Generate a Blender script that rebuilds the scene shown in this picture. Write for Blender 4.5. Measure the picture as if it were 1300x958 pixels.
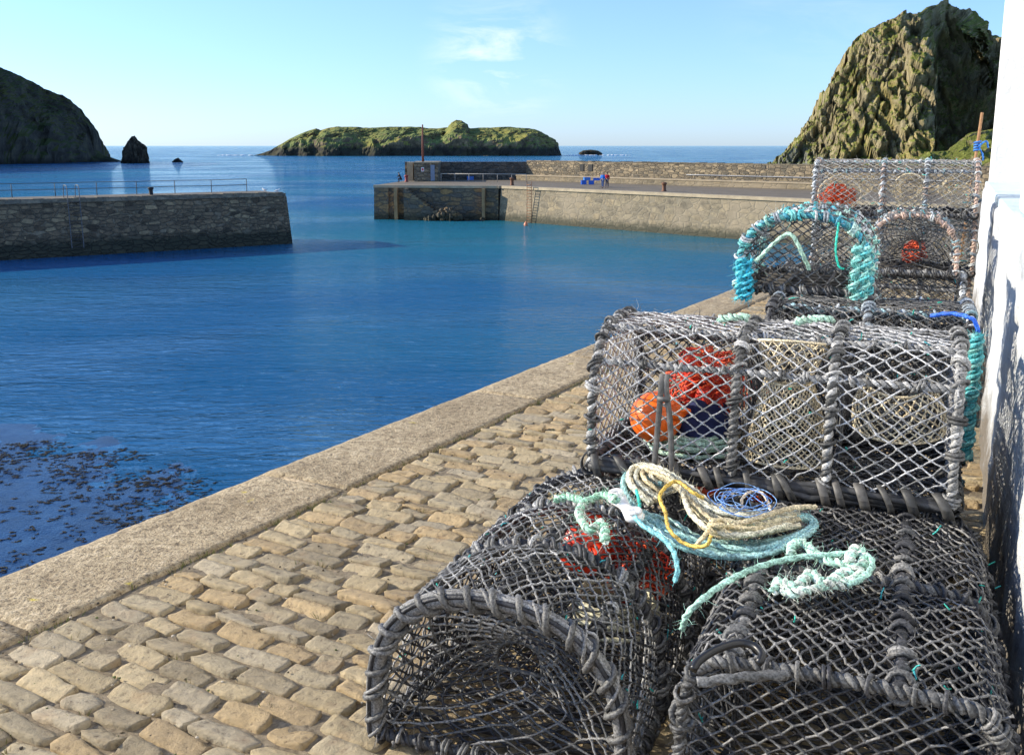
import bpy, math, random
import numpy as np
from mathutils import noise as mn, Vector
random.seed(7); rng = np.random.default_rng(7)
R = math.radians
scene = bpy.context.scene
for o in list(bpy.data.objects): bpy.data.objects.remove(o)

# ------------------------------------------------------------------ camera
PITCH = math.atan(249.5/1264.0)
cd = bpy.data.cameras.new('camera'); cam = bpy.data.objects.new('camera', cd)
scene.collection.objects.link(cam); scene.camera = cam
cam.location = (0, 0, 1.4); cam.rotation_euler = (math.pi/2-PITCH, 0, 0)
cd.sensor_width = 36; cd.lens = 35.0; cd.shift_y = -44.5/1300
cd.clip_start = 0.05; cd.clip_end = 60000
# ------------------------------------------------------------------ sun and sky
SUN_AZ = math.atan2(-0.975, 0.19)          # direction towards the sun, in plan, from +Y towards +X
SUN_EL = R(22)
sd = Vector((math.sin(SUN_AZ)*math.cos(SUN_EL), math.cos(SUN_AZ)*math.cos(SUN_EL), math.sin(SUN_EL)))
ld = bpy.data.lights.new('sun', 'SUN'); sun = bpy.data.objects.new('sun', ld)
scene.collection.objects.link(sun)
ld.energy = 5.0; ld.angle = R(0.5); ld.color = (1.0, 0.91, 0.74)
sun.rotation_euler = (-sd).to_track_quat('-Z', 'Y').to_euler()
world = bpy.data.worlds.new('World'); scene.world = world; world.use_nodes = True
wn = world.node_tree; wn.nodes.clear()
def N(nt, t, **k):
    n = nt.nodes.new(t)
    for a, b in k.items():
        if a == 'ins':
            for i, v in b.items(): n.inputs[i].default_value = v
        else: setattr(n, a, b)
    return n
def LK(nt, a, b): nt.links.new(a, b)
wo = N(wn, 'ShaderNodeOutputWorld'); bg = N(wn, 'ShaderNodeBackground', ins={1: 0.15})
sky = N(wn, 'ShaderNodeTexSky', sky_type='NISHITA', sun_disc=False, sun_elevation=SUN_EL,
        sun_rotation=SUN_AZ, altitude=0, air_density=1.0, dust_density=0.2, ozone_density=4.0)
tc = N(wn, 'ShaderNodeTexCoord')
mp = N(wn, 'ShaderNodeMapping'); mp.inputs['Scale'].default_value = (7, 7, 30); mp.inputs['Rotation'].default_value = (0, R(9), 0)
nz = N(wn, 'ShaderNodeTexNoise', ins={'Scale': 1.0, 'Detail': 9.0, 'Roughness': 0.62, 'Distortion': 0.6})
rp = N(wn, 'ShaderNodeValToRGB'); rp.color_ramp.elements[0].position = .44; rp.color_ramp.elements[1].position = .85
LK(wn, tc.outputs['Generated'], mp.inputs[0]); LK(wn, mp.outputs[0], nz.inputs['Vector']); LK(wn, nz.outputs[0], rp.inputs[0])
def cloud_patch(c, r):
    d = N(wn, 'ShaderNodeVectorMath', operation='DISTANCE'); d.inputs[1].default_value = c
    s = N(wn, 'ShaderNodeMapRange', ins={1: r, 2: r*.2, 3: 0.0, 4: 1.0}); s.interpolation_type = 'SMOOTHSTEP'
    LK(wn, tc.outputs['Generated'], d.inputs[0]); LK(wn, d.outputs['Value'], s.inputs[0]); return s.outputs[0]
c1 = cloud_patch(Vector((-.015, 1, .086)).normalized(), .085)
c2 = cloud_patch(Vector((.30, 1, .16)).normalized(), .12)
ad = N(wn, 'ShaderNodeMath', operation='MULTIPLY_ADD', ins={1: .2}); LK(wn, c2, ad.inputs[0]); LK(wn, c1, ad.inputs[2])
mu = N(wn, 'ShaderNodeMath', operation='MULTIPLY'); LK(wn, ad.outputs[0], mu.inputs[0]); LK(wn, rp.outputs[0], mu.inputs[1])
mx = N(wn, 'ShaderNodeMix', data_type='RGBA'); mx.inputs[7].default_value = (6.2, 6.3, 6.4, 1)
# clean sea air: bluer than the plain model, most of all low down
sz = N(wn, 'ShaderNodeSeparateXYZ'); LK(wn, tc.outputs['Generated'], sz.inputs[0])
tr = N(wn, 'ShaderNodeValToRGB'); tr.color_ramp.elements[0].position = 0.0; tr.color_ramp.elements[0].color = (.64, .82, 1.30, 1)
tr.color_ramp.elements[1].position = .22; tr.color_ramp.elements[1].color = (.98, 1.0, 1.12, 1)
LK(wn, sz.outputs[2], tr.inputs[0])
tm = N(wn, 'ShaderNodeMix', data_type='RGBA', blend_type='MULTIPLY', ins={0: 1.0}); LK(wn, sky.outputs[0], tm.inputs[6]); LK(wn, tr.outputs[0], tm.inputs[7])
LK(wn, mu.outputs[0], mx.inputs[0]); LK(wn, tm.outputs[2], mx.inputs[6])
LK(wn, mx.outputs[2], bg.inputs[0]); LK(wn, bg.outputs[0], wo.inputs[0])
scene.view_settings.view_transform = 'Standard'; scene.view_settings.look = 'None'
scene.view_settings.exposure = 0.54; scene.view_settings.gamma = 1.0
scene.render.engine = 'CYCLES'
scene.cycles.max_bounces = 6; scene.cycles.glossy_bounces = 3; scene.cycles.diffuse_bounces = 3

# ------------------------------------------------------------------ measuring helpers
CP, SP = math.cos(PITCH), math.sin(PITCH)
def ray(u, v):
    x = (u-650)/1264; y = -(v-434.5)/1264
    return np.array([x, CP+y*SP, -SP+y*CP])
def at_z(u, v, z):
    d = ray(u, v); return np.array([0, 0, 1.4])+d*((z-1.4)/d[2])
def at_y(u, v, Y):
    d = ray(u, v); return np.array([0, 0, 1.4])+d*(Y/d[1])

# ------------------------------------------------------------------ mesh helpers
class MB:
    def __init__(s): s.v = []; s.f = []; s.c = []; s.n = 0
    def add(s, v, f, c=(1, 1, 1)):
        v = np.asarray(v, float); f = np.asarray(f, int)
        c = np.asarray(c, float)
        if c.ndim == 1: c = np.tile(c[:3], (len(v), 1))
        s.v.append(v); s.f.append(f+s.n); s.c.append(c); s.n += len(v)
    def build(s, name, mat, parent=None, smooth=True, bevel=0):
        V = np.concatenate(s.v); C = np.concatenate(s.c)
        me = bpy.data.meshes.new(name)
        F = [f for f in s.f if len(f)]
        loops = np.concatenate([f.ravel() for f in F]); tot = np.concatenate([np.full(len(f), f.shape[1]) for f in F])
        st = np.concatenate([[0], np.cumsum(tot)[:-1]])
        me.vertices.add(len(V)); me.vertices.foreach_set('co', V.ravel())
        me.loops.add(len(loops)); me.loops.foreach_set('vertex_index', loops)
        me.polygons.add(len(tot)); me.polygons.foreach_set('loop_start', st); me.polygons.foreach_set('loop_total', tot)
        me.update(calc_edges=True)
        a = me.color_attributes.new('col', 'FLOAT_COLOR', 'POINT')
        a.data.foreach_set('color', np.concatenate([C, np.ones((len(C), 1))], 1).ravel())
        me.polygons.foreach_set('use_smooth', [smooth]*len(tot))
        me.materials.append(mat); me.update()
        o = bpy.data.objects.new(name, me); scene.collection.objects.link(o)
        if parent: o.parent = parent
        if bevel:
            b = o.modifiers.new('bevel', 'BEVEL'); b.width = bevel; b.segments = 2; b.limit_method = 'ANGLE'
        return o
def resample(P, step):
    P = np.asarray(P, float); d = np.r_[0, np.cumsum(np.linalg.norm(np.diff(P, axis=0), axis=1))]
    n = max(2, int(d[-1]/step)+1); t = np.linspace(0, d[-1], n)
    return np.stack([np.interp(t, d, P[:, k]) for k in range(3)], 1)
def smooth_path(P, step=.01, closed=False):
    P = np.asarray(P, float); out = []; n = len(P)
    rngs = range(n) if closed else range(n-1)
    for i in rngs:
        if closed: p0, p1, p2, p3 = P[(i-1) % n], P[i], P[(i+1) % n], P[(i+2) % n]
        else: p0, p1, p2, p3 = P[max(i-1, 0)], P[i], P[i+1], P[min(i+2, n-1)]
        m = max(2, int(np.linalg.norm(p2-p1)/step))
        t = np.linspace(0, 1, m, endpoint=False)[:, None]
        out.append(.5*((2*p1)+(-p0+p2)*t+(2*p0-5*p1+4*p2-p3)*t**2+(-p0+3*p1-3*p2+p3)*t**3))
    out.append(P[:1] if closed else P[-1:])
    return np.concatenate(out)
def frames(P):
    T = np.gradient(P, axis=0); T /= np.linalg.norm(T, axis=1)[:, None]+1e-12
    n0 = np.cross(T[0], [0, 0, 1.0])
    if np.linalg.norm(n0) < .2: n0 = np.cross(T[0], [1.0, 0, 0])
    n0 /= np.linalg.norm(n0); Ns = [n0]
    for i in range(1, len(P)):
        q = Ns[-1]-T[i]*np.dot(Ns[-1], T[i]); l = np.linalg.norm(q)
        Ns.append(q/l if l > 1e-9 else Ns[-1])
    Ns = np.array(Ns); return T, Ns, np.cross(T, Ns)
def tube(mb, P, r, k=6, col=(1, 1, 1), lobes=0, amp=.18, pitch=.03, cap=True, var=0.0, sy=1.0):
    P = np.asarray(P, float); n = len(P); r = np.broadcast_to(np.asarray(r, float), (n,)).copy()
    T, Nn, B = frames(P)
    if cap:
        P = np.concatenate([P[:1], P, P[-1:]]); r = np.r_[r[0]*.05, r, r[-1]*.05]
        Nn = np.concatenate([Nn[:1], Nn, Nn[-1:]]); B = np.concatenate([B[:1], B, B[-1:]]); n += 2
    ph = np.arange(k)*2*math.pi/k
    s = np.r_[0, np.cumsum(np.linalg.norm(np.diff(P, axis=0), axis=1))]
    rr = r[:, None]*np.ones((1, k))
    cc = np.ones((n, k))
    if lobes:
        w = np.cos(lobes*ph[None, :]-2*math.pi*s[:, None]/pitch*1.0)
        rr = rr*(1+amp*w)
    V = P[:, None, :]+rr[..., None]*(np.cos(ph)[None, :, None]*Nn[:, None, :]+sy*np.sin(ph)[None, :, None]*B[:, None, :])
    i = np.arange(n-1)[:, None]*k; j = np.arange(k)[None, :]; j2 = (j+1) % k
    F = np.stack([i+j, i+j2, i+k+j2, i+k+j], -1).reshape(-1, 4)
    col = np.asarray(col, float)
    if var:
        w = np.repeat(np.interp(np.arange(n), np.arange(0, n+6, 6), 1+var*(rng.random(len(np.arange(0, n+6, 6)))*2-1)), k)
        col = np.clip(col[None, :]*w[:, None], 0, 1)
    mb.add(V.reshape(-1, 3), F, col)
def helix(P, rad, pitch, phase=0, per=11, jit=.12):
    P = resample(P, pitch/per); T, Nn, B = frames(P)
    s = np.r_[0, np.cumsum(np.linalg.norm(np.diff(P, axis=0), axis=1))]
    a = phase+2*math.pi*s/pitch
    nk = max(3, int(s[-1]/.05)+2)
    rr = rad*(1+jit*np.interp(np.linspace(0, 1, len(P)), np.linspace(0, 1, nk), rng.normal(size=nk)))
    return P+rr[:, None]*(np.cos(a)[:, None]*Nn+np.sin(a)[:, None]*B)
def box(mb, c, s, col=(1, 1, 1), rz=0):
    x, y, z = [q/2 for q in s]
    v = np.array([[i*x, j*y, k*z] for i in (-1, 1) for j in (-1, 1) for k in (-1, 1)])
    ca, sa = math.cos(rz), math.sin(rz); v = v@np.array([[ca, sa, 0], [-sa, ca, 0], [0, 0, 1]])
    mb.add(v+np.array(c), [[0, 1, 3, 2], [4, 6, 7, 5], [0, 4, 5, 1], [2, 3, 7, 6], [0, 2, 6, 4], [1, 5, 7, 3]], col)
def prism(mb, poly, z0, z1, col=(1, 1, 1), inset=0.0):
    """vertical prism of a convex plan polygon; the top may be inset to give the wall a batter"""
    p = np.array(poly, float); c = p.mean(0); n = len(p)
    q = p+(c-p)/np.linalg.norm(c-p, axis=1)[:, None]*inset
    v = np.concatenate([np.c_[p, np.full(n, z0)], np.c_[q, np.full(n, z1)]])
    i = np.arange(n); mb.add(v, np.stack([i, (i+1) % n, (i+1) % n+n, i+n], 1), col)
    mb.add(v[n:], [list(range(n))], col); mb.add(v[:n], [list(range(n))[::-1]], col)
def grid(mb, V, col=(1, 1, 1), flip=False):
    n, m = V.shape[:2]; i = np.arange(n-1)[:, None]*m; j = np.arange(m-1)[None, :]
    F = np.stack([i+j, i+m+j, i+m+j+1, i+j+1], -1).reshape(-1, 4)
    if flip: F = F[:, ::-1]
    mb.add(V.reshape(-1, 3), F, col)
def sphere(mb, c, r, col=(1, 1, 1), n=20, m=12, sc=(1, 1, 1), nz=0):
    th = np.linspace(0, math.pi, m); ph = np.linspace(0, 2*math.pi, n+1)
    V = np.stack([np.sin(th)[:, None]*np.cos(ph)[None], np.sin(th)[:, None]*np.sin(ph)[None], np.cos(th)[:, None]*np.ones((1, n+1))], -1)
    if nz:
        for a in range(m):
            for b in range(n+1): V[a, b] *= 1+nz*mn.noise(Vector(V[a, b]*2.2)+Vector(c))
    grid(mb, V*r*np.array(sc)+np.array(c), col)
def empty(name, loc, rz=0):
    o = bpy.data.objects.new(name, None); scene.collection.objects.link(o)
    o.location = loc; o.rotation_euler = (0, 0, rz); o.empty_display_size = .2; return o
def tag(o, label=None, cat=None, group=None, kind=None):
    if label: o['label'] = label
    if cat: o['category'] = cat
    if group: o['group'] = group
    if kind: o['kind'] = kind
    return o

# ------------------------------------------------------------------ materials
def new_mat(name):
    m = bpy.data.materials.new(name); m.use_nodes = True; nt = m.node_tree
    return m, nt, nt.nodes['Principled BSDF']
def attr_mat(name, rough=.8, nscale=120, namp=.5, bump=.3, bdist=.001, spec=.3, metal=0):
    m, nt, b = new_mat(name)
    a = N(nt, 'ShaderNodeAttribute', attribute_name='col'); t = N(nt, 'ShaderNodeTexCoord')
    n = N(nt, 'ShaderNodeTexNoise', ins={'Scale': nscale, 'Detail': 4.0}); LK(nt, t.outputs['Object'], n.inputs[0])
    mr = N(nt, 'ShaderNodeMapRange', ins={1: .3, 2: .7, 3: 1-namp, 4: 1+namp}); LK(nt, n.outputs[0], mr.inputs[0])
    x = N(nt, 'ShaderNodeVectorMath', operation='SCALE'); LK(nt, a.outputs['Color'], x.inputs[0]); LK(nt, mr.outputs[0], x.inputs['Scale'])
    LK(nt, x.outputs[0], b.inputs['Base Color']); b.inputs['Roughness'].default_value = rough
    b.inputs['Specular IOR Level'].default_value = spec; b.inputs['Metallic'].default_value = metal
    if bump:
        bp = N(nt, 'ShaderNodeBump', ins={'Strength': bump, 'Distance': bdist}); LK(nt, n.outputs[0], bp.inputs['Height']); LK(nt, bp.outputs[0], b.inputs['Normal'])
    return m
def ramp(nt, src, stops, interp='LINEAR'):
    r = N(nt, 'ShaderNodeValToRGB'); e = r.color_ramp; e.interpolation = interp
    while len(e.elements) < len(stops): e.elements.new(.5)
    for el, (p, c) in zip(e.elements, stops): el.position = p; el.color = (*c, 1)
    LK(nt, src, r.inputs[0]); return r.outputs[0]
def mixc(nt, f, a, b, mode='MIX'):
    m = N(nt, 'ShaderNodeMix', data_type='RGBA', blend_type=mode)
    for k, s in ((0, f), (6, a), (7, b)):
        if hasattr(s, 'links') or hasattr(s, 'node'): LK(nt, s, m.inputs[k])
        else: m.inputs[k].default_value = s if k == 0 else (*s, 1)
    return m.outputs[2]
M_rope = attr_mat('rope_fibre', .55, 200, .7, .8, .002, .5)
M_rubber = attr_mat('rubber_strip', .55, 60, .4, .4, .002, .45)
M_plastic = attr_mat('painted_plastic', .38, 25, .16, .15, .001, .5)
M_cloth = attr_mat('cloth', .85, 40, .25, .3, .002)
M_metal = attr_mat('rusted_metal', .7, 20, .4, .4, .004, .4)
M_skin = attr_mat('skin', .6, 30, .1, 0)
M_vinyl = attr_mat('float_vinyl', .32, 40, .22, .3, .002, .5)

def stone_mat(name, cols, scale=(1.6, 3.2), mortar=(.2, .18, .15), patch=None, bump=.06, wet=None, attr=False):
    """rubble masonry: stones as voronoi cells in the wall's own (along, up) frame"""
    m, nt, b = new_mat(name); t = N(nt, 'ShaderNodeTexCoord')
    sp = N(nt, 'ShaderNodeSeparateXYZ'); LK(nt, t.outputs['Object'], sp.inputs[0])
    s = N(nt, 'ShaderNodeMath', operation='ADD'); LK(nt, sp.outputs[0], s.inputs[0]); LK(nt, sp.outputs[1], s.inputs[1])
    cb = N(nt, 'ShaderNodeCombineXYZ')
    ax = N(nt, 'ShaderNodeMath', operation='MULTIPLY', ins={1: scale[0]}); az = N(nt, 'ShaderNodeMath', operation='MULTIPLY', ins={1: scale[1]})
    LK(nt, s.outputs[0], ax.inputs[0]); LK(nt, sp.outputs[2], az.inputs[0]); LK(nt, ax.outputs[0], cb.inputs[0]); LK(nt, az.outputs[0], cb.inputs[1])
    dn = N(nt, 'ShaderNodeTexNoise', ins={'Scale': 1.5, 'Detail': 3.0}); LK(nt, cb.outputs[0], dn.inputs[0])
    av = N(nt, 'ShaderNodeVectorMath', operation='MULTIPLY_ADD'); av.inputs[1].default_value = (.35, .35, 0)
    LK(nt, dn.outputs['Color'], av.inputs[0]); LK(nt, cb.outputs[0], av.inputs[2])
    v = N(nt, 'ShaderNodeTexVoronoi', feature='F1', distance='CHEBYCHEV', ins={'Scale': 1.0, 'Randomness': .75}); LK(nt, av.outputs[0], v.inputs['Vector'])
    e = N(nt, 'ShaderNodeTexVoronoi', feature='DISTANCE_TO_EDGE', ins={'Scale': 1.0, 'Randomness': .75}); LK(nt, av.outputs[0], e.inputs['Vector'])
    w = N(nt, 'ShaderNodeTexWhiteNoise'); LK(nt, v.outputs['Color'], w.inputs[0])
    c = ramp(nt, w.outputs['Value'], [(i/(len(cols)-1), q) for i, q in enumerate(cols)])
    n2 = N(nt, 'ShaderNodeTexNoise', ins={'Scale': 3.0, 'Detail': 8.0, 'Roughness': .65}); LK(nt, t.outputs['Object'], n2.inputs[0])
    c = mixc(nt, .8, c, ramp(nt, n2.outputs[0], [(.3, (.35, .35, .35)), (.7, (1.35, 1.3, 1.2))]), 'MULTIPLY')
    ed = N(nt, 'ShaderNodeMapRange', ins={1: .0, 2: .09, 3: .0, 4: 1.0}); LK(nt, e.outputs['Distance'], ed.inputs[0])
    c = mixc(nt, ed.outputs[0], mortar, c)
    if patch:
        n3 = N(nt, 'ShaderNodeTexNoise', ins={'Scale': .16, 'Detail': 6.0, 'Roughness': .6}); LK(nt, t.outputs['Object'], n3.inputs[0])
        f = ramp(nt, n3.outputs[0], [(.5, (0, 0, 0)), (.62, (.85, .85, .85))]); c = mixc(nt, f, c, patch)
    if wet is not None:
        # tide band: weed and damp grow on the stone up to the high-water line
        g = N(nt, 'ShaderNodeTexCoord'); pz = N(nt, 'ShaderNodeSeparateXYZ')
        ge = N(nt, 'ShaderNodeNewGeometry'); LK(nt, ge.outputs['Position'], pz.inputs[0])
        zz = N(nt, 'ShaderNodeMath', operation='MULTIPLY_ADD', ins={1: .9}); LK(nt, n2.outputs[0], zz.inputs[0]); LK(nt, pz.outputs[2], zz.inputs[2])
        f = N(nt, 'ShaderNodeMapRange', ins={1: wet+.35, 2: wet+1.1, 3: .9, 4: 0.0}); LK(nt, zz.outputs[0], f.inputs[0])
        c = mixc(nt, f.outputs[0], c, (.035, .035, .018))
    LK(nt, c, b.inputs['Base Color']); b.inputs['Roughness'].default_value = .85
    h = N(nt, 'ShaderNodeMath', operation='MULTIPLY_ADD', ins={1: .5}); LK(nt, n2.outputs[0], h.inputs[0]); LK(nt, ed.outputs[0], h.inputs[2])
    bp = N(nt, 'ShaderNodeBump', ins={'Strength': 1.0, 'Distance': bump}); LK(nt, h.outputs[0], bp.inputs['Height']); LK(nt, bp.outputs[0], b.inputs['Normal'])
    return m
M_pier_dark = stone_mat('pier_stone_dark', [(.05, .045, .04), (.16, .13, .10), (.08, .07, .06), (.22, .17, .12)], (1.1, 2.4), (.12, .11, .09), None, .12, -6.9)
M_pier_grey = stone_mat('pier_stone_grey', [(.20, .165, .11), (.28, .23, .15), (.16, .135, .095), (.33, .26, .16)], (.9, 1.7), (.21, .175, .12), (.28, .225, .15), .03, -6.9)
M_pier_ochre = stone_mat('pier_stone_ochre', [(.12, .10, .07), (.33, .20, .08), (.10, .10, .09), (.24, .18, .10)], (.8, 2.0), (.10, .09, .07), None, .08, -6.9)
M_parapet = stone_mat('parapet_rubble', [(.16, .13, .09), (.38, .30, .19), (.10, .09, .07), (.30, .24, .15)], (1.3, 3.0), (.17, .14, .10), None, .10)
def plain_noise_mat(name, stops, scale=4, rough=.85, bump=.02, bscale=None, detail=8, bstr=1.0):
    m, nt, b = new_mat(name); t = N(nt, 'ShaderNodeTexCoord')
    n = N(nt, 'ShaderNodeTexNoise', ins={'Scale': scale, 'Detail': float(detail), 'Roughness': .6}); LK(nt, t.outputs['Object'], n.inputs[0])
    LK(nt, ramp(nt, n.outputs[0], stops), b.inputs['Base Color']); b.inputs['Roughness'].default_value = rough
    n2 = N(nt, 'ShaderNodeTexNoise', ins={'Scale': bscale or scale*4, 'Detail': 8.0, 'Roughness': .7}); LK(nt, t.outputs['Object'], n2.inputs[0])
    bp = N(nt, 'ShaderNodeBump', ins={'Strength': bstr, 'Distance': bump}); LK(nt, n2.outputs[0], bp.inputs['Height']); LK(nt, bp.outputs[0], b.inputs['Normal'])
    return m
M_pilaster = plain_noise_mat('ochre_pilaster', [(.3, (.24, .15, .07)), (.7, (.40, .27, .13))], .8, .9, .03)
M_deck = plain_noise_mat('pier_concrete', [(.3, (.13, .105, .07)), (.7, (.21, .165, .11))], .6, .9, .01)
M_deck_edge = plain_noise_mat('pier_coping', [(.3, (.30, .24, .16)), (.7, (.46, .37, .24))], 1.2, .9, .02)

# ================================================================== SETTING
WATER = -7.4
# ---- water
def water():
    m, nt, b = new_mat('sea_water'); t = N(nt, 'ShaderNodeTexCoord')
    b.inputs['Base Color'].default_value = (.004, .045, .13, 1); b.inputs['Roughness'].default_value = .10
    b.inputs['IOR'].default_value = 1.333
    # slow noise for the body colour; the far wall's reflection is painted further down
    ln = N(nt, 'ShaderNodeTexNoise', ins={'Scale': .02, 'Detail': 4.0}); LK(nt, t.outputs['Object'], ln.inputs[0])
    def wav(scale, sx, rot, detail, dist):
        mp = N(nt, 'ShaderNodeMapping'); mp.inputs['Scale'].default_value = (sx, 1, 1); mp.inputs['Rotation'].default_value = (0, 0, R(rot))
        n = N(nt, 'ShaderNodeTexNoise', ins={'Scale': scale, 'Detail': float(detail), 'Roughness': .55, 'Distortion': .6})
        LK(nt, t.outputs['Object'], mp.inputs[0]); LK(nt, mp.outputs[0], n.inputs[0])
        return n.outputs[0]
    a = wav(2.8, .42, 10, 5, 0); c = wav(.65, .40, -14, 4, 0); g = wav(.05, .6, 8, 3, 0); w = wav(.11, .35, -6, 3, 0)
    s1 = N(nt, 'ShaderNodeMath', operation='MULTIPLY', ins={1: .48}); LK(nt, a, s1.inputs[0])
    s2 = N(nt, 'ShaderNodeMath', operation='MULTIPLY_ADD', ins={1: .75}); LK(nt, c, s2.inputs[0]); LK(nt, s1.outputs[0], s2.inputs[2])
    s3 = N(nt, 'ShaderNodeMath', operation='MULTIPLY_ADD', ins={1: 1.6}); LK(nt, w, s3.inputs[0]); LK(nt, s2.outputs[0], s3.inputs[2])
    gm = N(nt, 'ShaderNodeMapRange', ins={1: .40, 2: .60, 3: .35, 4: 1.0}); LK(nt, g, gm.inputs[0])      # gusts
    bp = N(nt, 'ShaderNodeBump', ins={'Distance': 1.15}); LK(nt, s3.outputs[0], bp.inputs['Height']); LK(nt, gm.outputs[0], bp.inputs['Strength'])
    # body of the sea + mirror of the sky; the waves hide one another, so it never becomes a full mirror
    body = N(nt, 'ShaderNodeBsdfDiffuse'); gl = N(nt, 'ShaderNodeBsdfGlossy', ins={'Roughness': .03}); gl.inputs['Color'].default_value = (.84, .97, 1, 1)
    col = mixc(nt, ramp(nt, ln.outputs[0], [(.4, (0, 0, 0)), (.6, (1, 1, 1))]), (.010, .105, .245), (.014, .145, .26)); 
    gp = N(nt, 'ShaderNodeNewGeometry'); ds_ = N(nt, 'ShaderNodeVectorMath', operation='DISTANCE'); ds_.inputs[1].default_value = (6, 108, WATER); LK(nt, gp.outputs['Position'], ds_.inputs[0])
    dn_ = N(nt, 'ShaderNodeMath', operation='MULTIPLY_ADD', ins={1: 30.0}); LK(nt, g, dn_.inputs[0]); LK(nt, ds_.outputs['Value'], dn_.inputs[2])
    wall_refl = N(nt, 'ShaderNodeMapRange', ins={1: 32.0, 2: 62.0, 3: .5, 4: 0.0}); LK(nt, dn_.outputs[0], wall_refl.inputs[0])
    col = mixc(nt, wall_refl.outputs[0], col, (.012, .16, .16))          # green reflection of the far wall, painted into the body colour
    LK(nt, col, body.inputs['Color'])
    fr = N(nt, 'ShaderNodeFresnel', ins={'IOR': 2.0}); mn_ = N(nt, 'ShaderNodeMath', operation='MINIMUM', ins={1: .80}); LK(nt, fr.outputs[0], mn_.inputs[0])
    for q in (gl, fr): LK(nt, bp.outputs[0], q.inputs['Normal'])
    ms = N(nt, 'ShaderNodeMixShader'); LK(nt, mn_.outputs[0], ms.inputs[0]); LK(nt, body.outputs[0], ms.inputs[1]); LK(nt, gl.outputs[0], ms.inputs[2])
    LK(nt, ms.outputs[0], nt.nodes['Material Output'].inputs['Surface']); nt.nodes.remove(b)
    mb = MB()
    v = np.array([[-40000, -300, WATER], [40000, -300, WATER], [40000, 50000, WATER], [-40000, 50000, WATER]], float)
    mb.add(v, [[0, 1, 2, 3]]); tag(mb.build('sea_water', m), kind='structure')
water()

# ---- quay frame: dq runs along the edge, nq points inland
dq = np.array([.5, .8660254]); nq = np.array([.8660254, -.5])
def Q(s, n, z=0): p = dq*s+nq*n; return np.array([p[0], p[1], z])
EDGE, INNER = -3.08, -2.56
wv = np.array([.4017, .9158]); wn_ = np.array([.9158, -.4017])       # wall direction and its normal (into the building)
W0 = .222
# quay body
M_quaywall = stone_mat('quay_masonry', [(.16, .14, .11), (.25, .22, .17), (.12, .11, .09)], (1.2, 2.2), (.14, .12, .1), None, .06, -6.6)
mb = MB(); prism(mb, [Q(-8, EDGE+.03)[:2], Q(-8, 16)[:2], Q(60, 16)[:2], Q(60, EDGE+.03)[:2]], -9.5, -.17)
tag(mb.build('quay_wall', M_quaywall, smooth=False), 'dressed masonry face of the near quay under the granite kerb', 'wall', kind='structure')
# bedding of the setts (mortar and grit)
M_bed = plain_noise_mat('mortar_grit', [(.25, (.09, .07, .045)), (.5, (.22, .175, .115)), (.75, (.36, .29, .20))], 55, .95, .006, 160)
mb = MB(); gx = np.linspace(0, 1, 260)[:, None]; gy = np.linspace(0, 1, 120)[None]
s_ = 1.0+gx*12; n_ = INNER-.02+gy*5.2
V = np.stack([dq[0]*s_+nq[0]*n_, dq[1]*s_+nq[1]*n_, 0*s_+0*n_], -1)
Z = np.array([mn.fractal(Vector((p[0]*9, p[1]*9, 0)), 1.0, 2.0, 4) for p in V.reshape(-1, 3)]).reshape(V.shape[:2])
V[..., 2] = -.0075+.006*Z; grid(mb, V, flip=True)
tag(mb.build('ground', M_bed), kind='structure')
mb = MB(); prism(mb, [Q(-8, INNER)[:2], Q(-8, 16)[:2], Q(60, 16)[:2], Q(60, INNER)[:2]], -.16, -.034)
tag(mb.build('quay_ground', M_bed, smooth=False), kind='structure')

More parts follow.
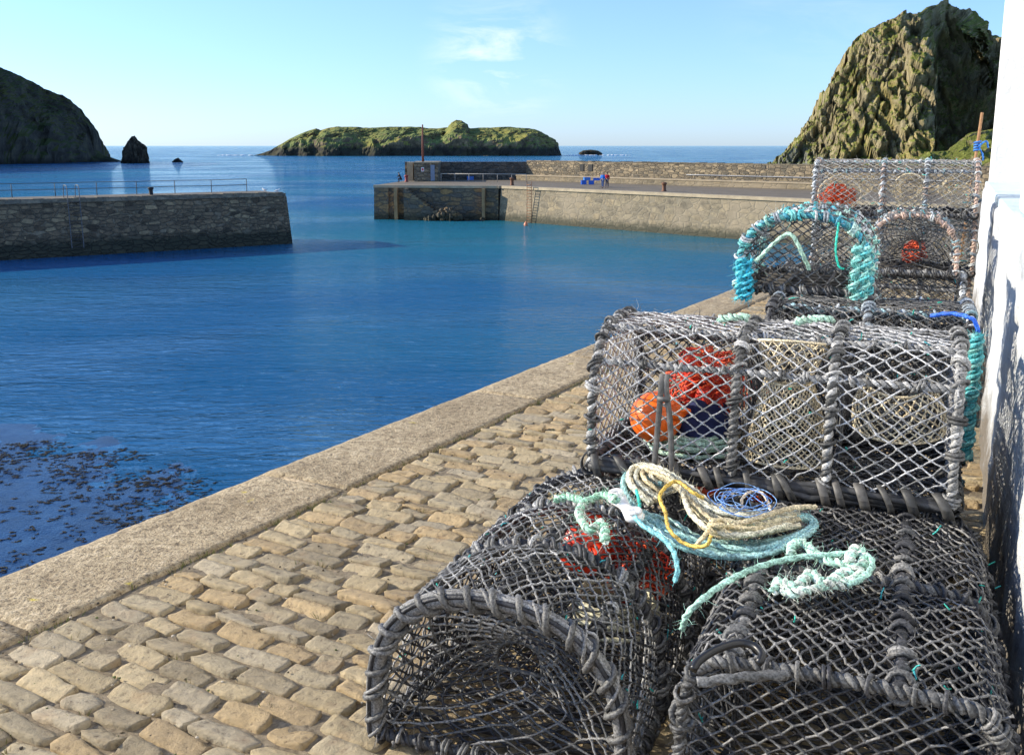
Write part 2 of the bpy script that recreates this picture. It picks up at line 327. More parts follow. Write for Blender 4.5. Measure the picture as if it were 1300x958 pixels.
# ---- setts
def setts():
    m, nt, b = new_mat('sett_stone'); a = N(nt, 'ShaderNodeAttribute', attribute_name='col'); t = N(nt, 'ShaderNodeTexCoord')
    n = N(nt, 'ShaderNodeTexNoise', ins={'Scale': 38.0, 'Detail': 9.0, 'Roughness': .7}); LK(nt, t.outputs['Object'], n.inputs[0])
    n3 = N(nt, 'ShaderNodeTexNoise', ins={'Scale': 9.0, 'Detail': 5.0}); LK(nt, t.outputs['Object'], n3.inputs[0])
    c = mixc(nt, 1.0, a.outputs['Color'], ramp(nt, n.outputs[0], [(.32, (.34, .29, .24)), (.43, (.92, .9, .87)), (.72, (1.28, 1.22, 1.12))]), 'MULTIPLY')
    c = mixc(nt, ramp(nt, n3.outputs[0], [(.58, (0, 0, 0)), (.75, (.45, .45, .45))]), c, (.36, .22, .11))
    LK(nt, c, b.inputs['Base Color']); b.inputs['Roughness'].default_value = .8
    bp = N(nt, 'ShaderNodeBump', ins={'Strength': 1.0, 'Distance': .016}); LK(nt, n.outputs[0], bp.inputs['Height']); LK(nt, bp.outputs[0], b.inputs['Normal'])
    mb = MB(); U, Vv = 14, 9
    gu = np.array([0, 0, .022, .09, .22, .35, .47, .59, .70, .81, .92, .978, 1, 1]); gv = np.array([0, 0, .055, .27, .5, .73, .945, 1, 1])
    top = np.ones((U, Vv)); top[0] = top[-1] = 0; top[:, 0] = top[:, -1] = 0
    rim = np.ones((U, Vv)); rim[1] = rim[-2] = 0; rim[:, 1] = rim[:, -2] = 0
    s = 1.0
    while s < 13:
        ds = random.uniform(.066, .082); n = INNER+.012+random.uniform(0, .015); 
        while n < 2.4:
            ln = random.choice([random.uniform(.15, .24), random.uniform(.17, .23), random.uniform(.17, .22), random.uniform(.10, .15)])
            p = Q(s+ds/2, n+ln/2)
            wall_x = p[0]*wn_[0]+p[1]*wn_[1]-W0
            if wall_x < .02 and p[1] > 1.2:
                gap = random.choice((random.uniform(.008, .016), random.uniform(.014, .034))); a, w = ln-gap, ds-random.uniform(.004, .012)
                h = random.uniform(-.003, .007); tilt = random.uniform(-.012, .012); tl2 = random.uniform(-.02, .02)
                sk = random.uniform(-.008, .008)
                uu = gu[:, None]*np.ones((1, Vv)); vv = gv[None]*np.ones((U, 1))
                L = n+gap/2+a*uu+sk*(vv-.5); S = s+w*vv+.004*np.sin(uu*5+p[0]*30)
                cr = 1-.5*((uu-.5)*2)**8-.5*((vv-.5)*2)**8
                # rounded, irregular corners
                k1 = ((uu-.5)*2)**6*((vv-.5)*2)**6; L = L-(uu-.5)*.012*k1; S = S-(vv-.5)*.010*k1
                sd_ = random.uniform(0, 99)
                eg = np.array([[(mn.noise(Vector((L[i, j]*30, S[i, j]*30, sd_))), mn.noise(Vector((L[i, j]*30, S[i, j]*30, sd_+9)))) for j in range(Vv)] for i in range(U)])
                L = L+.007*eg[..., 0]*(1-rim); S = S+.006*eg[..., 1]*(1-rim)
                sd_ = random.uniform(0, 99)
                nn = np.array([[mn.noise(Vector((L[i, j]*20, S[i, j]*20, sd_)))*.8+.5*mn.noise(Vector((L[i, j]*60, S[i, j]*60, sd_))) for j in range(Vv)] for i in range(U)])
                z = h+.0015*cr*rim-.007*(1-rim)+.0075*nn+tilt*(uu-.5)+tl2*(vv-.5)
                z = np.where(top > 0, z, -.045)
                X = dq[0]*S+nq[0]*L; Y = dq[1]*S+nq[1]*L
                t = random.random()
                base = np.array(random.choice([(.42, .34, .21), (.46, .375, .235), (.41, .31, .18), (.38, .32, .215), (.44, .33, .185), (.32, .265, .175), (.41, .35, .25)]))*random.uniform(.82, 1.12)
                grid(mb, np.stack([X, Y, z], -1), base)
            n += ln
        s += ds
    tag(mb.build('cobbled_paving', m), kind='structure')
setts()
def litter():
    mb = MB()
    for k in range(2600):
        s = random.uniform(1.2, 9); n = INNER+abs(random.gauss(0, .9)) if random.random() < .75 else random.uniform(INNER, 1.6); p = Q(s, n)
        if p[0]*wn_[0]+p[1]*wn_[1] > W0-.02: continue
        sphere(mb, (p[0], p[1], random.uniform(-.004, .004)), random.uniform(.0015, .0055), random.choice([(.10, .08, .05), (.30, .25, .18), (.06, .05, .04), (.45, .40, .32), (.10, .12, .04)]), 6, 4, (1, 1, .7), .5)
    for k in range(260):
        p = Q(random.uniform(1.2, 7), INNER+random.uniform(-.005, .02)) if k < 150 else Q(random.uniform(1.2, 5), random.uniform(INNER, 0))
        for q in range(random.randint(3, 8)):
            d = rng.normal(0, .008, 3); tube(mb, [p+[d[0], d[1], -.012], p+[d[0]*2, d[1]*2, .006+abs(d[2])*.6]], [.0014, .0004], 3, random.choice([(.10, .14, .03), (.16, .17, .05), (.22, .18, .08)]), cap=False)
    tag(mb.build('grit', M_cloth), 'loose grit and tiny weeds scattered along the joints of the paving', 'grit', kind='stuff')
litter()

# ---- granite kerb
def kerb():
    m, nt, b = new_mat('granite_kerb'); t = N(nt, 'ShaderNodeTexCoord')
    n = N(nt, 'ShaderNodeTexNoise', ins={'Scale': 42.0, 'Detail': 6.0, 'Roughness': .62}); LK(nt, t.outputs['Object'], n.inputs[0])
    v = N(nt, 'ShaderNodeTexVoronoi', ins={'Scale': 50.0}); LK(nt, t.outputs['Object'], v.inputs['Vector'])
    n2 = N(nt, 'ShaderNodeTexNoise', ins={'Scale': 2.2, 'Detail': 6.0}); LK(nt, t.outputs['Object'], n2.inputs[0])
    a = N(nt, 'ShaderNodeAttribute', attribute_name='col')
    c = ramp(nt, n.outputs[0], [(.32, (.13, .10, .06)), (.43, (.34, .27, .175)), (.56, (.45, .37, .25)), (.70, (.58, .49, .36))])
    c = mixc(nt, .7, c, ramp(nt, n2.outputs[0], [(.35, (.72, .66, .55)), (.65, (1.15, 1.12, 1.05))]), 'MULTIPLY')
    c = mixc(nt, 1.0, c, a.outputs['Color'], 'MULTIPLY')
    pt = N(nt, 'ShaderNodeTexNoise', ins={'Scale': 95.0, 'Detail': 3.0, 'Roughness': .6}); LK(nt, t.outputs['Object'], pt.inputs[0])
    c = mixc(nt, ramp(nt, pt.outputs[0], [(.34, (.9, .9, .9)), (.42, (0, 0, 0))]), c, (.07, .055, .04))
    # yellow lichen spots
    n4 = N(nt, 'ShaderNodeTexNoise', ins={'Scale': 7.0, 'Detail': 3.0}); LK(nt, t.outputs['Object'], n4.inputs[0])
    c = mixc(nt, ramp(nt, n4.outputs[0], [(.70, (0, 0, 0)), (.73, (.8, .8, .8))]), c, (.55, .43, .04))
    LK(nt, c, b.inputs['Base Color']); b.inputs['Roughness'].default_value = .85
    hs = N(nt, 'ShaderNodeMath', operation='MULTIPLY_ADD', ins={1: .9}); LK(nt, pt.outputs[0], hs.inputs[0]); LK(nt, n.outputs[0], hs.inputs[2])
    bp = N(nt, 'ShaderNodeBump', ins={'Strength': 1.0, 'Distance': .010}); LK(nt, hs.outputs[0], bp.inputs['Height']); LK(nt, bp.outputs[0], b.inputs['Normal'])
    mb = MB(); s = -1.65; first = True
    joints = [-1.6, .1, 1.62, 3.05, 4.75, 5.9, 7.6, 8.9, 10.6, 12.1, 13.8, 15.2, 17, 18.5, 20, 22, 24, 26, 28, 30, 33, 36]
    for a0, a1 in zip(joints[:-1], joints[1:]):
        g = .009; ln = a1-a0-2*g; nx = max(12, int(ln/.022)) if a0 < 10 else 14; ny = 30
        uu = np.linspace(0, 1, nx); vv = np.linspace(0, 1, ny)
        inn = INNER-random.uniform(0, .02)-(.0 if a0 > 3.0 else 0)
        U_ = uu[:, None]*np.ones((1, ny)); V_ = vv[None]*np.ones((nx, 1))
        Sx = a0+g+ln*U_; Nx = EDGE+(inn-EDGE)*V_
        drop = .05*np.clip((.30-V_)/.30, 0, 1)**2.2+.008*np.clip((V_-.97)/.03, 0, 1)
        ed = np.minimum(U_, 1-U_)*ln; drop = drop+.014*np.clip(1-ed/.02, 0, 1)**2
        zz = np.array([[mn.fractal(Vector((Sx[i, j]*14, Nx[i, j]*14, 3)), 1, 2.1, 3) for j in range(ny)] for i in range(nx)])
        z = .009+random.uniform(-.002, .002)-drop+.0045*zz
        V = np.stack([dq[0]*Sx+nq[0]*Nx, dq[1]*Sx+nq[1]*Nx, z], -1)
        # skirts down the sides
        def low(e, zb): q = e.copy(); q[..., 2] = zb; return q
        V = np.concatenate([low(V[:, :1], -.22), V, low(V[:, -1:], -.16)], 1)
        V = np.concatenate([low(V[:1], -.2), V, low(V[-1:], -.2)], 0)
        k = random.uniform(.88, 1.08); grid(mb, V, (k, k*.985, k*.96), flip=True)
    for a0 in joints[1:-1]:
        c = Q(a0, INNER-.185, -.064); box(mb, c, (.030, .32, .128), (1.15, 1.15, 1.2), rz=math.atan2(dq[1], dq[0]))
    o = mb.build('kerb', m, smooth=True); o.data.flip_normals(); tag(o, kind='structure')
kerb()

# ---- sand bank with weed in the corner of the harbour
def beach():
    m, nt, b = new_mat('wet_sand'); t = N(nt, 'ShaderNodeTexCoord')
    n = N(nt, 'ShaderNodeTexNoise', ins={'Scale': .9, 'Detail': 9.0, 'Roughness': .65}); LK(nt, t.outputs['Object'], n.inputs[0])
    LK(nt, ramp(nt, n.outputs[0], [(.35, (.004, .028, .085)), (.55, (.010, .055, .15)), (.75, (.02, .08, .18))]), b.inputs['Base Color'])
    b.inputs['Roughness'].default_value = .26
    n2 = N(nt, 'ShaderNodeTexNoise', ins={'Scale': 14.0, 'Detail': 8.0}); LK(nt, t.outputs['Object'], n2.inputs[0])
    bp = N(nt, 'ShaderNodeBump', ins={'Strength': .8, 'Distance': .03}); LK(nt, n2.outputs[0], bp.inputs['Height']); LK(nt, bp.outputs[0], b.inputs['Normal'])
    mb = MB(); nx, ny = 300, 260
    X = np.linspace(-30, -5.0, nx)[:, None]*np.ones((1, ny)); Y = np.linspace(8, 31, ny)[None]*np.ones((nx, 1))
    # shore runs from (0,530) to (250,605) to the quay in the photo
    a = at_z(0, 528, WATER); c = at_z(260, 640, WATER); d = (c-a)[:2]; d /= np.linalg.norm(d); nrm = np.array([d[1], -d[0]])
    if nrm[1] > 0: nrm = -nrm
    D = (X-a[0])*nrm[0]+(Y-a[1])*nrm[1]
    nzv = np.array([[mn.fractal(Vector((X[i, j]*.7, Y[i, j]*.7, 9)), .8, 2, 6) for j in range(ny)] for i in range(nx)])
    Z = WATER+np.clip(D*.020, -.25, .10)+.035*nzv
    grid(mb, np.stack([X, Y, Z], -1)); o = mb.build('beach', m); o.data.flip_normals(); tag(o, kind='structure')
    # weed
    wb = MB(); 
    for k in range(9000):
        x = random.uniform(-24, -5); y = random.uniform(12, 29)
        dd = (x-a[0])*nrm[0]+(y-a[1])*nrm[1]
        w = math.exp(-((dd-.6)/1.4)**2)*1.6+.20
        cl = mn.noise(Vector((x*.5, y*.5, 4)))
        if dd < -1.2 or random.random() > w*(cl+.40)*2.6: continue
        z = max(WATER+.004, WATER+.006+min(max(dd*.020, -.25), .10)+.035*mn.fractal(Vector((x*.7, y*.7, 9)), .8, 2, 6))
        for q2 in range(random.randint(2, 4)):
            L = random.uniform(.05, .20)*(2.0 if random.random() < .08 else 1); az = random.gauss(0, .7); ox, oy = rng.normal(0, .04, 2)
            P = np.array([[x+ox+math.cos(az)*q*L, y+oy+math.sin(az)*q*L*.8, z+.004] for q in (-.5, -.25, 0, .25, .5)])
            P[1:4, :2] += rng.normal(0, L*.13, (3, 2))
            tube(wb, P, [.004, .014, .018, .015, .003], 5, random.choice([(.012, .012, .010), (.02, .017, .010), (.035, .024, .01), (.016, .020, .012)]), sy=.35)
    tag(wb.build('seaweed', M_cloth), 'dark scattered strands of seaweed lying on the wet sand', 'seaweed', kind='stuff')
beach()

# ------------------------------------------------------------------ far land
def land_mat(name, grass, rock, lichen, gz=.62, scale=.05, bump=.5, dark=(.02, .02, .018), dk=(3, 6)):
    m, nt, b = new_mat(name); t = N(nt, 'ShaderNodeTexCoord'); ge = N(nt, 'ShaderNodeNewGeometry')
    sp = N(nt, 'ShaderNodeSeparateXYZ'); LK(nt, ge.outputs['True Normal'], sp.inputs[0])
    n = N(nt, 'ShaderNodeTexNoise', ins={'Scale': scale*3, 'Detail': 9.0, 'Roughness': .7}); LK(nt, t.outputs['Object'], n.inputs[0])
    n2 = N(nt, 'ShaderNodeTexNoise', ins={'Scale': scale, 'Detail': 5.0, 'Roughness': .6}); LK(nt, t.outputs['Object'], n2.inputs[0])
    r = ramp(nt, n.outputs[0], [(.3, tuple(q*.35 for q in rock)), (.5, rock), (.68, lichen)])
    g = ramp(nt, n.outputs[0], [(.3, tuple(q*.45 for q in grass)), (.55, grass), (.75, tuple(q*1.6 for q in grass))])
    g = mixc(nt, ramp(nt, n2.outputs[0], [(.45, (0, 0, 0)), (.62, (1, 1, 1))]), g, tuple((grass[0]*1.5, grass[1]*1.15, grass[2]*.9)))
    s = N(nt, 'ShaderNodeMath', operation='MULTIPLY_ADD', ins={1: .8}); LK(nt, n.outputs[0], s.inputs[0]); LK(nt, sp.outputs[2], s.inputs[2])
    f = N(nt, 'ShaderNodeMapRange', ins={1: gz+.30, 2: gz+.48}); LK(nt, s.outputs[0], f.inputs[0])
    c = mixc(nt, f.outputs[0], r, g)
    pz = N(nt, 'ShaderNodeSeparateXYZ'); LK(nt, ge.outputs['Position'], pz.inputs[0])
    zz = N(nt, 'ShaderNodeMath', operation='MULTIPLY_ADD', ins={1: 5.0}); LK(nt, n.outputs[0], zz.inputs[0]); LK(nt, pz.outputs[2], zz.inputs[2])
    f2 = N(nt, 'ShaderNodeMapRange', ins={1: WATER+dk[0], 2: WATER+dk[1], 3: .9, 4: 0.0}); LK(nt, zz.outputs[0], f2.inputs[0])
    c = mixc(nt, f2.outputs[0], c, dark)
    LK(nt, c, b.inputs['Base Color']); b.inputs['Roughness'].default_value = .95; b.inputs['Specular IOR Level'].default_value = .15
    bp = N(nt, 'ShaderNodeBump', ins={'Strength': 1.0, 'Distance': bump}); LK(nt, n.outputs[0], bp.inputs['Height']); LK(nt, bp.outputs[0], b.inputs['Normal'])
    return m
def silhouette(pts, Y):
    """(u, v) points of an outline standing at distance Y -> x and height above the water"""
    P = np.array([at_y(u, v, Y) for u, v in pts]); return P[:, 0], P[:, 2]-WATER
def ridge(name, mat, pts, Y, depth, nx, ny, cliff=.35, amp=2, freq=.05, yoff=None, seed=0, lean=0, kind='structure', back=1.0, smooth=False):
    xs, hs = silhouette(pts, Y); X = np.linspace(xs[0], xs[-1], nx); H = np.maximum(np.interp(X, xs, hs), .0)
    t = np.linspace(0, 1, ny)
    # profile over depth: steep face, slope to the crest at .45, down the back
    prof = np.interp(t, [0, .04, .12, .28, .45, .6, .85, 1], [-.25, .12, cliff, .80, 1.0, .9, .35, -.25])
    V = np.zeros((nx, ny, 3))
    for i in range(nx):
        d = depth*(.25+.75*min(1, H[i]/(H.max()*.8))) if not yoff else depth*(.10+.90*min(1, H[i]/H.max())**1.6)
        for j in range(ny):
            yo = yoff(X[i]) if yoff else 0; kk = (Y+yo)/Y; x, y = X[i]*kk, Y+(t[j]-.45)*d+yo
            z = (H[i]-8.8)*kk*prof[j]+8.8*prof[j] if H[i] > 8.8 else H[i]*prof[j]
            q = Vector((x*freq, y*freq, z*freq*1.5+seed)); a = mn.ridged_multi_fractal(q, .9, 2.1, 6, 1.0, 2.0)-1.2
            b_ = mn.fractal(q*3, .7, 2.1, 5); f = min(1, H[i]/(4*amp)+.15)
            crest = 1-.75*math.exp(-((t[j]-.45)/.12)**2)
            V[i, j] = (x+amp*.7*b_*f, y-amp*1.6*a*f*crest-amp*b_*f, WATER+z+amp*.8*(b_*.6+a*.4)*f*crest)
    mb = MB(); grid(mb, V, flip=False); o = mb.build(name, mat, smooth=smooth); return o
M_island = land_mat('island_turf', (.17, .20, .065), (.16, .125, .08), (.40, .31, .16), .35, .05, .8, dk=(8.5, 12.5), dark=(.03, .03, .028))
isl = [(322, 199), (332, 195), (345, 190), (365, 178), (385, 168), (402, 163), (406, 166), (418, 162), (430, 160.5), (470, 162), (520, 161), (556, 163), (567, 162), (573, 155), (580, 152), (587, 153), (592, 158), (596, 163), (650, 160.5), (680, 165), (700, 175), (708, 184), (712, 197), (716, 199)]
tag(ridge('island', M_island, isl, 925, 110, 420, 90, .62, 4.0, .022, seed=3), kind='structure')
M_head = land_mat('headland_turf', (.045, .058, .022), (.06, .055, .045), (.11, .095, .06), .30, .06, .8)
head = [(-520, 40), (-300, 20), (-120, 45), (0, 85), (22, 94), (50, 110), (78, 121), (98, 136), (108, 149), (113, 158), (117, 172), (119, 187), (122, 194), (140, 200), (150, 204), (154, 208)]
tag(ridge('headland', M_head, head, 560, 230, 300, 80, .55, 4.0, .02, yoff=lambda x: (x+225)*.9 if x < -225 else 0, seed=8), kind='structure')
def crag(name, label, cat, pts, Y, depth, amp, seed, mat):
    o = ridge(name, mat, pts, Y, depth, 70, 40, .85, amp, .28, seed=seed)
    return tag(o, label, cat)
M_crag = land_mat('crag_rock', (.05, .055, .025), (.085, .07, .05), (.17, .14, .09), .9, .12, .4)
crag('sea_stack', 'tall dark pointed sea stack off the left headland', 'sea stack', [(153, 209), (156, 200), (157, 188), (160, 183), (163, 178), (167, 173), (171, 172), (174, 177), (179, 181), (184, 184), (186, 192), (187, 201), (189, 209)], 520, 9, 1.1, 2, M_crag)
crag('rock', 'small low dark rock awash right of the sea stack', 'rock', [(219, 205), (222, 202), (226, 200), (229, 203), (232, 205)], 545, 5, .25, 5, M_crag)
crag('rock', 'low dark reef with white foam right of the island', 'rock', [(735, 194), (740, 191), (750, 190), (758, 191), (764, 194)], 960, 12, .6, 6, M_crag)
M_foam = plain_noise_mat('sea_foam', [(.3, (.7, .75, .78)), (.7, (.9, .92, .93))], 1, .8, .01)
mb = MB()
for k in range(60):
    u = random.choice([random.gauss(725, 7), random.gauss(768, 5), random.gauss(340, 8), random.gauss(745, 14)]); p = at_z(u, 195.2+random.random()*.9, WATER)
    sphere(mb, (p[0], min(p[1], 935), WATER), 1, n=8, m=6, sc=(random.uniform(1, 3.2), 1.0, random.uniform(.15, .7)), nz=.5)
tag(mb.build('foam', M_foam), 'white foam breaking on the reef beside the island', 'foam', kind='stuff')

# ---- big cliff on the right
def cliff():
    m, nt, b = new_mat('cliff_rock'); t = N(nt, 'ShaderNodeTexCoord'); ge = N(nt, 'ShaderNodeNewGeometry')
    mp = N(nt, 'ShaderNodeMapping'); mp.inputs['Rotation'].default_value = (0, R(-28), 0); mp.inputs['Scale'].default_value = (1.6, 1, .45)
    LK(nt, t.outputs['Object'], mp.inputs[0])
    n = N(nt, 'ShaderNodeTexNoise', ins={'Scale': .55, 'Detail': 11.0, 'Roughness': .72, 'Distortion': .4}); LK(nt, mp.outputs[0], n.inputs[0])
    n2 = N(nt, 'ShaderNodeTexNoise', ins={'Scale': .16, 'Detail': 6.0, 'Roughness': .6}); LK(nt, t.outputs['Object'], n2.inputs[0])
    n3 = N(nt, 'ShaderNodeTexNoise', ins={'Scale': 1.3, 'Detail': 8.0, 'Roughness': .75}); LK(nt, t.outputs['Object'], n3.inputs[0])
    rock = ramp(nt, n.outputs[0], [(.3, (.09, .075, .05)), (.42, (.27, .22, .13)), (.55, (.44, .36, .20)), (.72, (.56, .47, .29))])
    och = ramp(nt, n3.outputs[0], [(.3, (.20, .165, .06)), (.5, (.46, .36, .12)), (.75, (.62, .52, .24))])
    c = mixc(nt, ramp(nt, n2.outputs[0], [(.46, (0, 0, 0)), (.62, (.8, .8, .8))]), rock, och)
    grey = ramp(nt, n3.outputs[0], [(.3, (.10, .11, .10)), (.7, (.30, .32, .29))])
    # pale slab at the cliff's seaward foot
    sx = N(nt, 'ShaderNodeSeparateXYZ'); LK(nt, ge.outputs['Position'], sx.inputs[0])
    ax = N(nt, 'ShaderNodeMath', operation='MULTIPLY_ADD', ins={1: 6.0}); LK(nt, n2.outputs[0], ax.inputs[0])
    a2 = N(nt, 'ShaderNodeMath', operation='MULTIPLY_ADD', ins={1: .6}); LK(nt, sx.outputs[2], a2.inputs[0]); LK(nt, sx.outputs[0], a2.inputs[2]); LK(nt, a2.outputs[0], ax.inputs[2])
    fg = N(nt, 'ShaderNodeMapRange', ins={1: 53.0, 2: 56.0, 3: .8, 4: 0.0}); LK(nt, ax.outputs[0], fg.inputs[0])
    c = mixc(nt, fg.outputs[0], c, grey)
    sp = N(nt, 'ShaderNodeSeparateXYZ'); LK(nt, ge.outputs['True Normal'], sp.inputs[0])
    g = ramp(nt, n3.outputs[0], [(.3, (.09, .11, .025)), (.55, (.23, .25, .05)), (.75, (.36, .36, .10))])
    s = N(nt, 'ShaderNodeMath', operation='MULTIPLY_ADD', ins={1: 1.5}); LK(nt, n2.outputs[0], s.inputs[0]); LK(nt, sp.outputs[2], s.inputs[2])
    s2 = N(nt, 'ShaderNodeMath', operation='MULTIPLY_ADD', ins={1: .9}); LK(nt, n3.outputs[0], s2.inputs[0]); LK(nt, s.outputs[0], s2.inputs[2])
    f = N(nt, 'ShaderNodeMapRange', ins={1: 1.40, 2: 1.62}); LK(nt, s2.outputs[0], f.inputs[0])
    c = mixc(nt, f.outputs[0], c, g)
    LK(nt, c, b.inputs['Base Color']); b.inputs['Roughness'].default_value = .92; b.inputs['Specular IOR Level'].default_value = .2
    wd = N(nt, 'ShaderNodeVectorMath', operation='MULTIPLY_ADD'); wd.inputs[1].default_value = (2.2, 2.2, 2.2); LK(nt, n3.outputs['Color'], wd.inputs[0]); LK(nt, mp.outputs[0], wd.inputs[2])
    e1 = N(nt, 'ShaderNodeTexVoronoi', feature='DISTANCE_TO_EDGE', ins={'Scale': .42}); LK(nt, wd.outputs[0], e1.inputs['Vector'])
    f1 = N(nt, 'ShaderNodeTexVoronoi', feature='F1', distance='MANHATTAN', ins={'Scale': .9}); LK(nt, wd.outputs[0], f1.inputs['Vector'])
    em = N(nt, 'ShaderNodeMapRange', ins={1: 0.0, 2: .12, 3: 0.0, 4: .55}); LK(nt, e1.outputs['Distance'], em.inputs[0])
    h0 = N(nt, 'ShaderNodeMath', operation='MULTIPLY_ADD', ins={1: .45}); LK(nt, f1.outputs['Distance'], h0.inputs[0]); LK(nt, em.outputs[0], h0.inputs[2])
    h1 = N(nt, 'ShaderNodeMath', operation='ADD'); LK(nt, n.outputs[0], h1.inputs[0]); LK(nt, h0.outputs[0], h1.inputs[1])
    h = N(nt, 'ShaderNodeMath', operation='ADD'); LK(nt, h1.outputs[0], h.inputs[0]); LK(nt, n3.outputs[0], h.inputs[1])
    bp = N(nt, 'ShaderNodeBump', ins={'Strength': .8, 'Distance': .8}); LK(nt, h.outputs[0], bp.inputs['Height']); LK(nt, bp.outputs[0], b.inputs['Normal'])
    Y = 172
    pts = [(980, 214), (990, 208), (1004, 196), (1016, 182), (1026, 168), (1038, 158), (1046, 140), (1059, 124), (1063, 102), (1074, 90), (1086, 78), (1092, 70), (1094, 48), (1104, 38), (1120, 28), (1132, 24), (1150, 15), (1172, 6), (1190, -1), (1208, 2), (1232, 8), (1250, 20), (1275, 26), (1330, 36), (1420, 50), (1560, 30), (1700, 60)]
    xs, hs = silhouette(pts, Y); nx, ny = 440, 210
    X = np.linspace(xs[0], xs[-1], nx); X = xs[0]+(xs[-1]-xs[0])*np.linspace(0, 1, nx)**1.25
    H = np.interp(X, xs, hs)
    S = np.r_[np.linspace(-.1, 1, ny-30), 1+np.linspace(0, 1, 31)[1:]**1.5]
    ub = np.array([at_y(u, 100, Y)[0] for u in (985, 1040, 1100, 1128, 1150, 1172, 1205, 1228, 1245, 1275, 1700)])
    ubd = [14, 8, -2, -8, -9, -2, 8, 5, -5, -7, -14]
    V = np.zeros((nx, ny, 3))
    for i in range(nx):
        x = X[i]; but = np.interp(x, ub, ubd)
        for j in range(ny):
            s = S[j]; h = H[i]
            z = h*min(s, 1); 
            lean = (x-60)*.0
            xb = x-(z-16)*.12
            but = np.interp(xb, ub, ubd)*min(1, 1.35-.75*abs(s-.35))
            kk = (Y+but*min(1, max(.2, s)))/Y; z *= kk; x = X[i]*kk
            y = Y-10+15*max(s, 0)**1.4+(s-1 if s > 1 else 0)*34+but*(1-.6*max(0, s-.7)/.3 if s < 1 else .4)
            if s > 1: z = h*kk*(1-.25*(s-1)**2); x += (s-1)*34*.42
            # slanted strata blocks
            q = Vector((x*.95+z*.45, y*.8, z*.28-x*.12))
            c1 = mn.cell(q*.28)*1.0; 
            dv, pv = mn.voronoi(q*.33); blk = mn.cell(Vector(pv[0])*7.3)-.5+.0*c1
            dv2, pv2 = mn.voronoi(q*.95); blk2 = mn.cell(Vector(pv2[0])*5.1)-.5
            cr = min(1, (dv[1]-dv[0])*4)-1; cr2 = min(1, (dv2[1]-dv2[0])*5)-1
            rg = mn.ridged_multi_fractal(Vector((x*.07, y*.07, z*.05+5)), .9, 2.2, 5, 1.0, 2.0)-1.1
            fr = mn.fractal(Vector((x*.5, y*.5, z*.5)), .8, 2.2, 4)
            f = min(1, h/7+.1); tp = 1-.55*math.exp(-((s-1)/.06)**2)
            d = (1.1*rg+1.7*blk+.75*blk2+.55*cr+.3*cr2+.7*fr)*f
            V[i, j] = (x-.30*d*tp, y-d*tp*1.0, WATER+z+(.9*blk+.5*blk2+.5*fr)*f*tp)
    mb = MB(); grid(mb, V); o = mb.build('cliff', m, smooth=False); tag(o, kind='structure')
    # lower yellow rocks at its foot
    pts = [(1150, 214), (1168, 200), (1178, 192), (1205, 191), (1222, 178), (1232, 168), (1250, 165), (1275, 160), (1320, 170), (1350, 214)]
    xs2, hs2 = silhouette(pts, 140)
    tag(ridge('foreshore_rocks', m, pts, 140, 16, 110, 40, .6, .9, .15, seed=11), kind='structure')
cliff()

# ================================================================== FAR PIER
def wall_box(name, mat, p, q, off0, off1, z0, z1, parent=None, batter=0.0, col=(1, 1, 1)):
    """a wall from plan point p to q; off0..off1 measured to the left of p->q; its own frame along the wall"""
    p = np.array(p, float); q = np.array(q, float); d = q-p; L = np.linalg.norm(d); a = math.atan2(d[1], d[0])
    mb = MB(); v = []
    for x in (0, L):
        for y, b_ in ((off0, batter), (off1, 0)):
            v += [[x, y, z0], [x, y+b_, z1]]
    mb.add(v, [[0, 1, 5, 4], [2, 6, 7, 3], [0, 2, 3, 1], [4, 5, 7, 6], [1, 3, 7, 5], [0, 4, 6, 2]], col)
    o = mb.build(name, mat, None, smooth=False)
    if parent: o.parent = parent; o.location = np.r_[p, 0]-np.array(parent.location)
    else: o.location = (p[0], p[1], 0)
    o.rotation_euler = (0, 0, a); return o
DK = -3.33
P1 = at_z(474, 235.5, DK)[:2]; P2 = at_z(632, 236.3, DK)[:2]; P3 = at_z(1030, 253.5, DK)[:2]; P4 = P3+(P3-P2)*.75
d12 = (P2-P1)/np.linalg.norm(P2-P1); d23 = (P3-P2)/np.linalg.norm(P3-P2)
nl1 = np.array([-d12[1], d12[0]]); nl2 = np.array([-d23[1], d23[0]])
pier = empty('harbour_pier', (P2[0], P2[1], WATER))
tag(pier, 'long stone harbour pier with ochre stained end across the harbour', 'pier')
wall_box('seaward_section', M_pier_ochre, P1+d12*1.8, P2, 0, 26, WATER-2, DK-.28, pier, .5)
wall_box('harbour_wall', M_pier_grey, P2+d23*.02, P4, 0, 24, WATER-2, DK-.28, pier, .5)
wall_box('end_block', M_pier_ochre, P1, P1+d12*1.79, -.25, 20, WATER-2, DK-.29, pier, .5)
wall_box('pilaster', M_pilaster, P1+d12*2.6, P1+d12*3.0, -.35, .4, WATER-1, DK-.3, pier)
wall_box('pilaster', M_pilaster, P2-d12*1.9, P2-d12*1.55, -.35, .4, WATER-1, DK-.3, pier)
wall_box('coping', M_deck_edge, P1-d12*.1, P2, .35, 1.25, DK-.275, DK+.03, pier)
wall_box('coping', M_deck_edge, P2+d23*.3, P4, .32, 1.3, DK-.272, DK+.04, pier)
wall_box('deck', M_deck, P1-d12*.05, P2+d12*1, 1.26, 27, DK-.27, DK, pier)
wall_box('deck', M_deck, P2-d23*2, P4, 1.31, 24.5, DK-.26, DK+.012, pier)
mb = MB(); wc = P2-np.array(pier.location)[:2]; prism(mb, [wc+nl1*.6, wc+nl2*.6, wc+nl2*24, wc+nl1*26], DK-.25-WATER, DK+.006-WATER); mb.build('deck', M_deck, pier, smooth=False)
